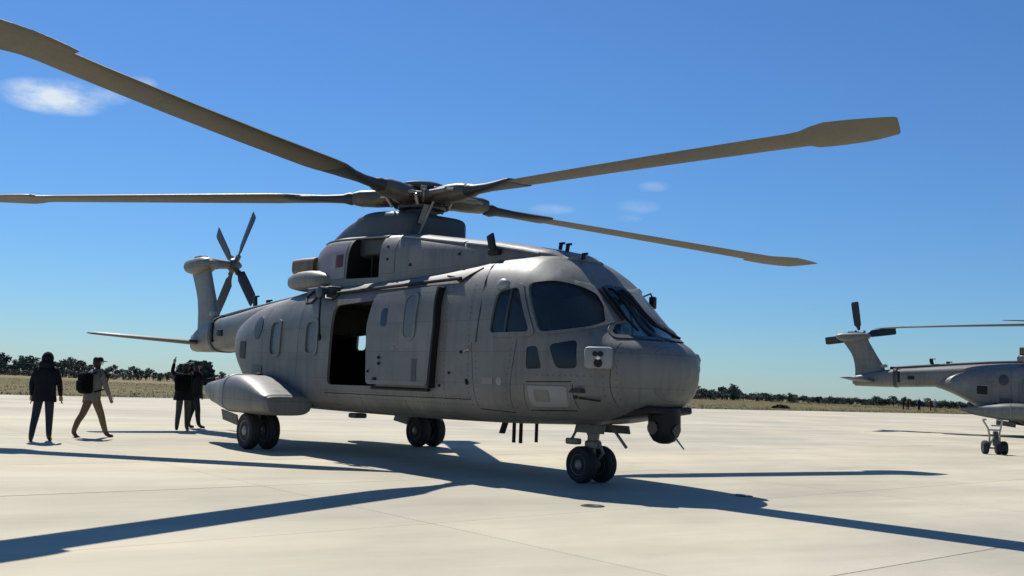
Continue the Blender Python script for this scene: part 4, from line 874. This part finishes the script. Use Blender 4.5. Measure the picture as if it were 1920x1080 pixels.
bm = bmesh.new(); add_box(bm, (.06, .04, .36), (.18, .18, .26), None, .03); add_box(bm, (.04, .02, .56), (.12, .12, .14), None, .02); link_mesh('cart_body', bm, M['paint_dark'], cart, 40)
for y in (-.24, .10, .24):
    bm = bmesh.new(); add_lathe(bm, [(.05, -.06), (.10, -.075), (.165, -.07), (.185, -.04), (.185, .04), (.165, .07), (.10, .075), (.05, .06)], 'y', (0, y, .185), 24); link_mesh('wheel', bm, M['tyre'], cart, 40)

# ------------------------------------------------------------------ trees
leaf = material('dark_foliage', (.075, .095, .075), .8, var=.35, scale=.6, tint=(.060, .080, .068), rand=.35, spec=.15); bark = material('grey_bark', (.09, .075, .06), .9, var=.3, scale=3)  # leaf colour kept pale and cool in place of distance haze
def tree_proto(seed, h, w, trunk_h, n=420):
    rg = random.Random(seed); v = []; f = []
    clumps = []
    for _ in range(9): clumps.append((rg.uniform(-.55, .55)*w, rg.uniform(-.55, .55)*w, trunk_h + (h-trunk_h)*rg.uniform(.15, .85), rg.uniform(.28, .48)*w))
    clumps.append((0, 0, trunk_h+(h-trunk_h)*.6, .5*w))
    for _ in range(n):
        cx, cy, cz, cr = rg.choice(clumps); d = Vector((rg.gauss(0, 1), rg.gauss(0, 1), rg.gauss(0, 1))).normalized()*cr*rg.uniform(.55, 1.05); d.z *= .75
        p = Vector((cx, cy, cz))+d; s = rg.uniform(.16, .36); a = Vector((rg.gauss(0, 1), rg.gauss(0, 1), rg.gauss(0, .6))).normalized(); b = a.orthogonal().normalized(); b = (b + a.cross(b)*rg.uniform(-1, 1)).normalized()
        i = len(v); v += [(p-a*s).to_tuple(), (p+b*s*.8).to_tuple(), (p+a*s).to_tuple(), (p-b*s*.8).to_tuple()]; f.append((i, i+1, i+2, i+3))
    cm = bpy.data.meshes.new('crown'); cm.from_pydata(v, [], f); cm.materials.append(leaf)
    bm = bmesh.new(); add_tube(bm, [(0, 0, -.3), (.05, 0, trunk_h*.6), (0, .05, trunk_h+.25*(h-trunk_h)), (0, 0, trunk_h+.7*(h-trunk_h))], [.16, .13, .09, .03], 7)
    for cx, cy, cz, cr in clumps[:4]: add_tube(bm, [(0, 0, trunk_h*.9), (cx*.6, cy*.6, (trunk_h+cz)/2), (cx, cy, cz)], [.08, .05, .02], 5)
    tm = bpy.data.meshes.new('trunk'); bm.to_mesh(tm); bm.free(); tm.materials.append(bark); return cm, tm
protos = [tree_proto(s, h, w, th, n_) for s, h, w, th, n_ in ((1, 5.2, 2.6, 1.4, 420), (2, 4.6, 2.2, 1.2, 420), (3, 5.6, 2.4, 1.7, 420), (4, 3.8, 2.6, .6, 420), (5, 3.2, 3.2, .3, 420), (6, 3.2, 2.4, .3, 1500))]
def place_tree(px, dist, sc, proto, label, group, name='pine_tree'):
    d = (F + r_*((px-960)/1852.48)); d.z = 0; d.normalize(); p = cpos + d*dist; p.z = -.2
    t = thing(name, label, 'tree', p, random.uniform(0, 6.28), group); t.scale = (sc*random.uniform(.9, 1.15), sc*random.uniform(.9, 1.15), sc*random.uniform(.92, 1.1))
    for nm, me in zip(('crown', 'trunk'), protos[proto]):
        o = bpy.data.objects.new(nm, me); COL.objects.link(o); o.parent = t
    return t
x = -60
while x < 445:
    tall = .74 if x < 180 else .52 if x < 300 else .46
    if not (255 < x < 262): place_tree(x, random.uniform(225, 262), tall*random.uniform(.8, 1.15), random.choice((0, 1, 2, 2)), 'dark grey green tree standing in the left-hand row beyond the dry grass', 'left-hand tree row')
    x += random.uniform(5, 11)
x = -60
while x < 445:
    place_tree(x, random.uniform(215, 224), random.uniform(.30, .48), random.choice((3, 4)), 'low dark bush at the foot of the left-hand tree row', 'low bushes under the left-hand tree row', 'bush'); x += random.uniform(9, 15)
place_tree(378, 115, .98, 5, 'broad rounded dark tree behind the heads of the two people near the helicopter', None, 'round_tree')
x = 1290
while x < 1960:
    f_ = (.70 if x < 1385 else .52 if x < 1450 else .42)*random.uniform(.8, 1.2)
    place_tree(x, random.uniform(262, 300), f_, random.choice((0, 1, 3, 3, 4)), 'small dark tree in the long low row behind the field on the right', 'right-hand tree row'); x += random.uniform(4, 8)
for x, s in ((1376, .74), (1484, .46), (1695, .48), (1640, .42)): place_tree(x, 255, s, 2, {1376: 'tallest dark tree at the left end of the right-hand row', 1484: 'small tree rising above the right-hand row left of the far helicopter tail', 1695: 'small tree just left of the distant people under the far tail boom', 1640: 'small tree beneath the fin of the far helicopter'}[x], None)
x = 1290; bg_ = []
while x < 1960:
    place_tree(x, random.uniform(250, 256), random.uniform(.36, .50), random.choice((3, 4)), 'low dark shrub in the hedge line under the right-hand trees', 'hedge line shrubs on the right', 'bush'); x += random.uniform(6, 10)
# dark mound of dry brush near the apron edge
d = (F + r_*((1464-960)/1852.48) + u_*((540-760)/1852.48)); p = cpos + d*((cpos.z)/-d.z)
if (p-cpos).length > 130: d.z = 0; p = cpos + d.normalized()*118; p.z = 0
rg = random.Random(9); v = []; f = []
for _ in range(500):
    a = rg.uniform(0, 6.28); rr = math.sqrt(rg.random()); q = Vector((.8*rr*math.cos(a), 1.3*rr*math.sin(a), rg.uniform(0, .42)*(1-rr*rr*.8))); s = .09; aa = Vector((rg.gauss(0, 1), rg.gauss(0, 1), rg.gauss(0, 1))).normalized()*s; bb = aa.orthogonal()
    i = len(v); v += [(q-aa).to_tuple(), (q+bb).to_tuple(), (q+aa).to_tuple(), (q-bb).to_tuple()]; f.append((i, i+1, i+2, i+3))
me = bpy.data.meshes.new('dry_shrub'); me.from_pydata(v, [], f); me.materials.append(material('dry_brown_brush', (.045, .028, .014), .9, var=.3, scale=3))
o = bpy.data.objects.new('dry_shrub', me); COL.objects.link(o); o.location = (p.x, p.y, 0); o['label'] = 'low dark brown shrub alone in the dry grass near the concrete edge'; o['category'] = 'shrub'
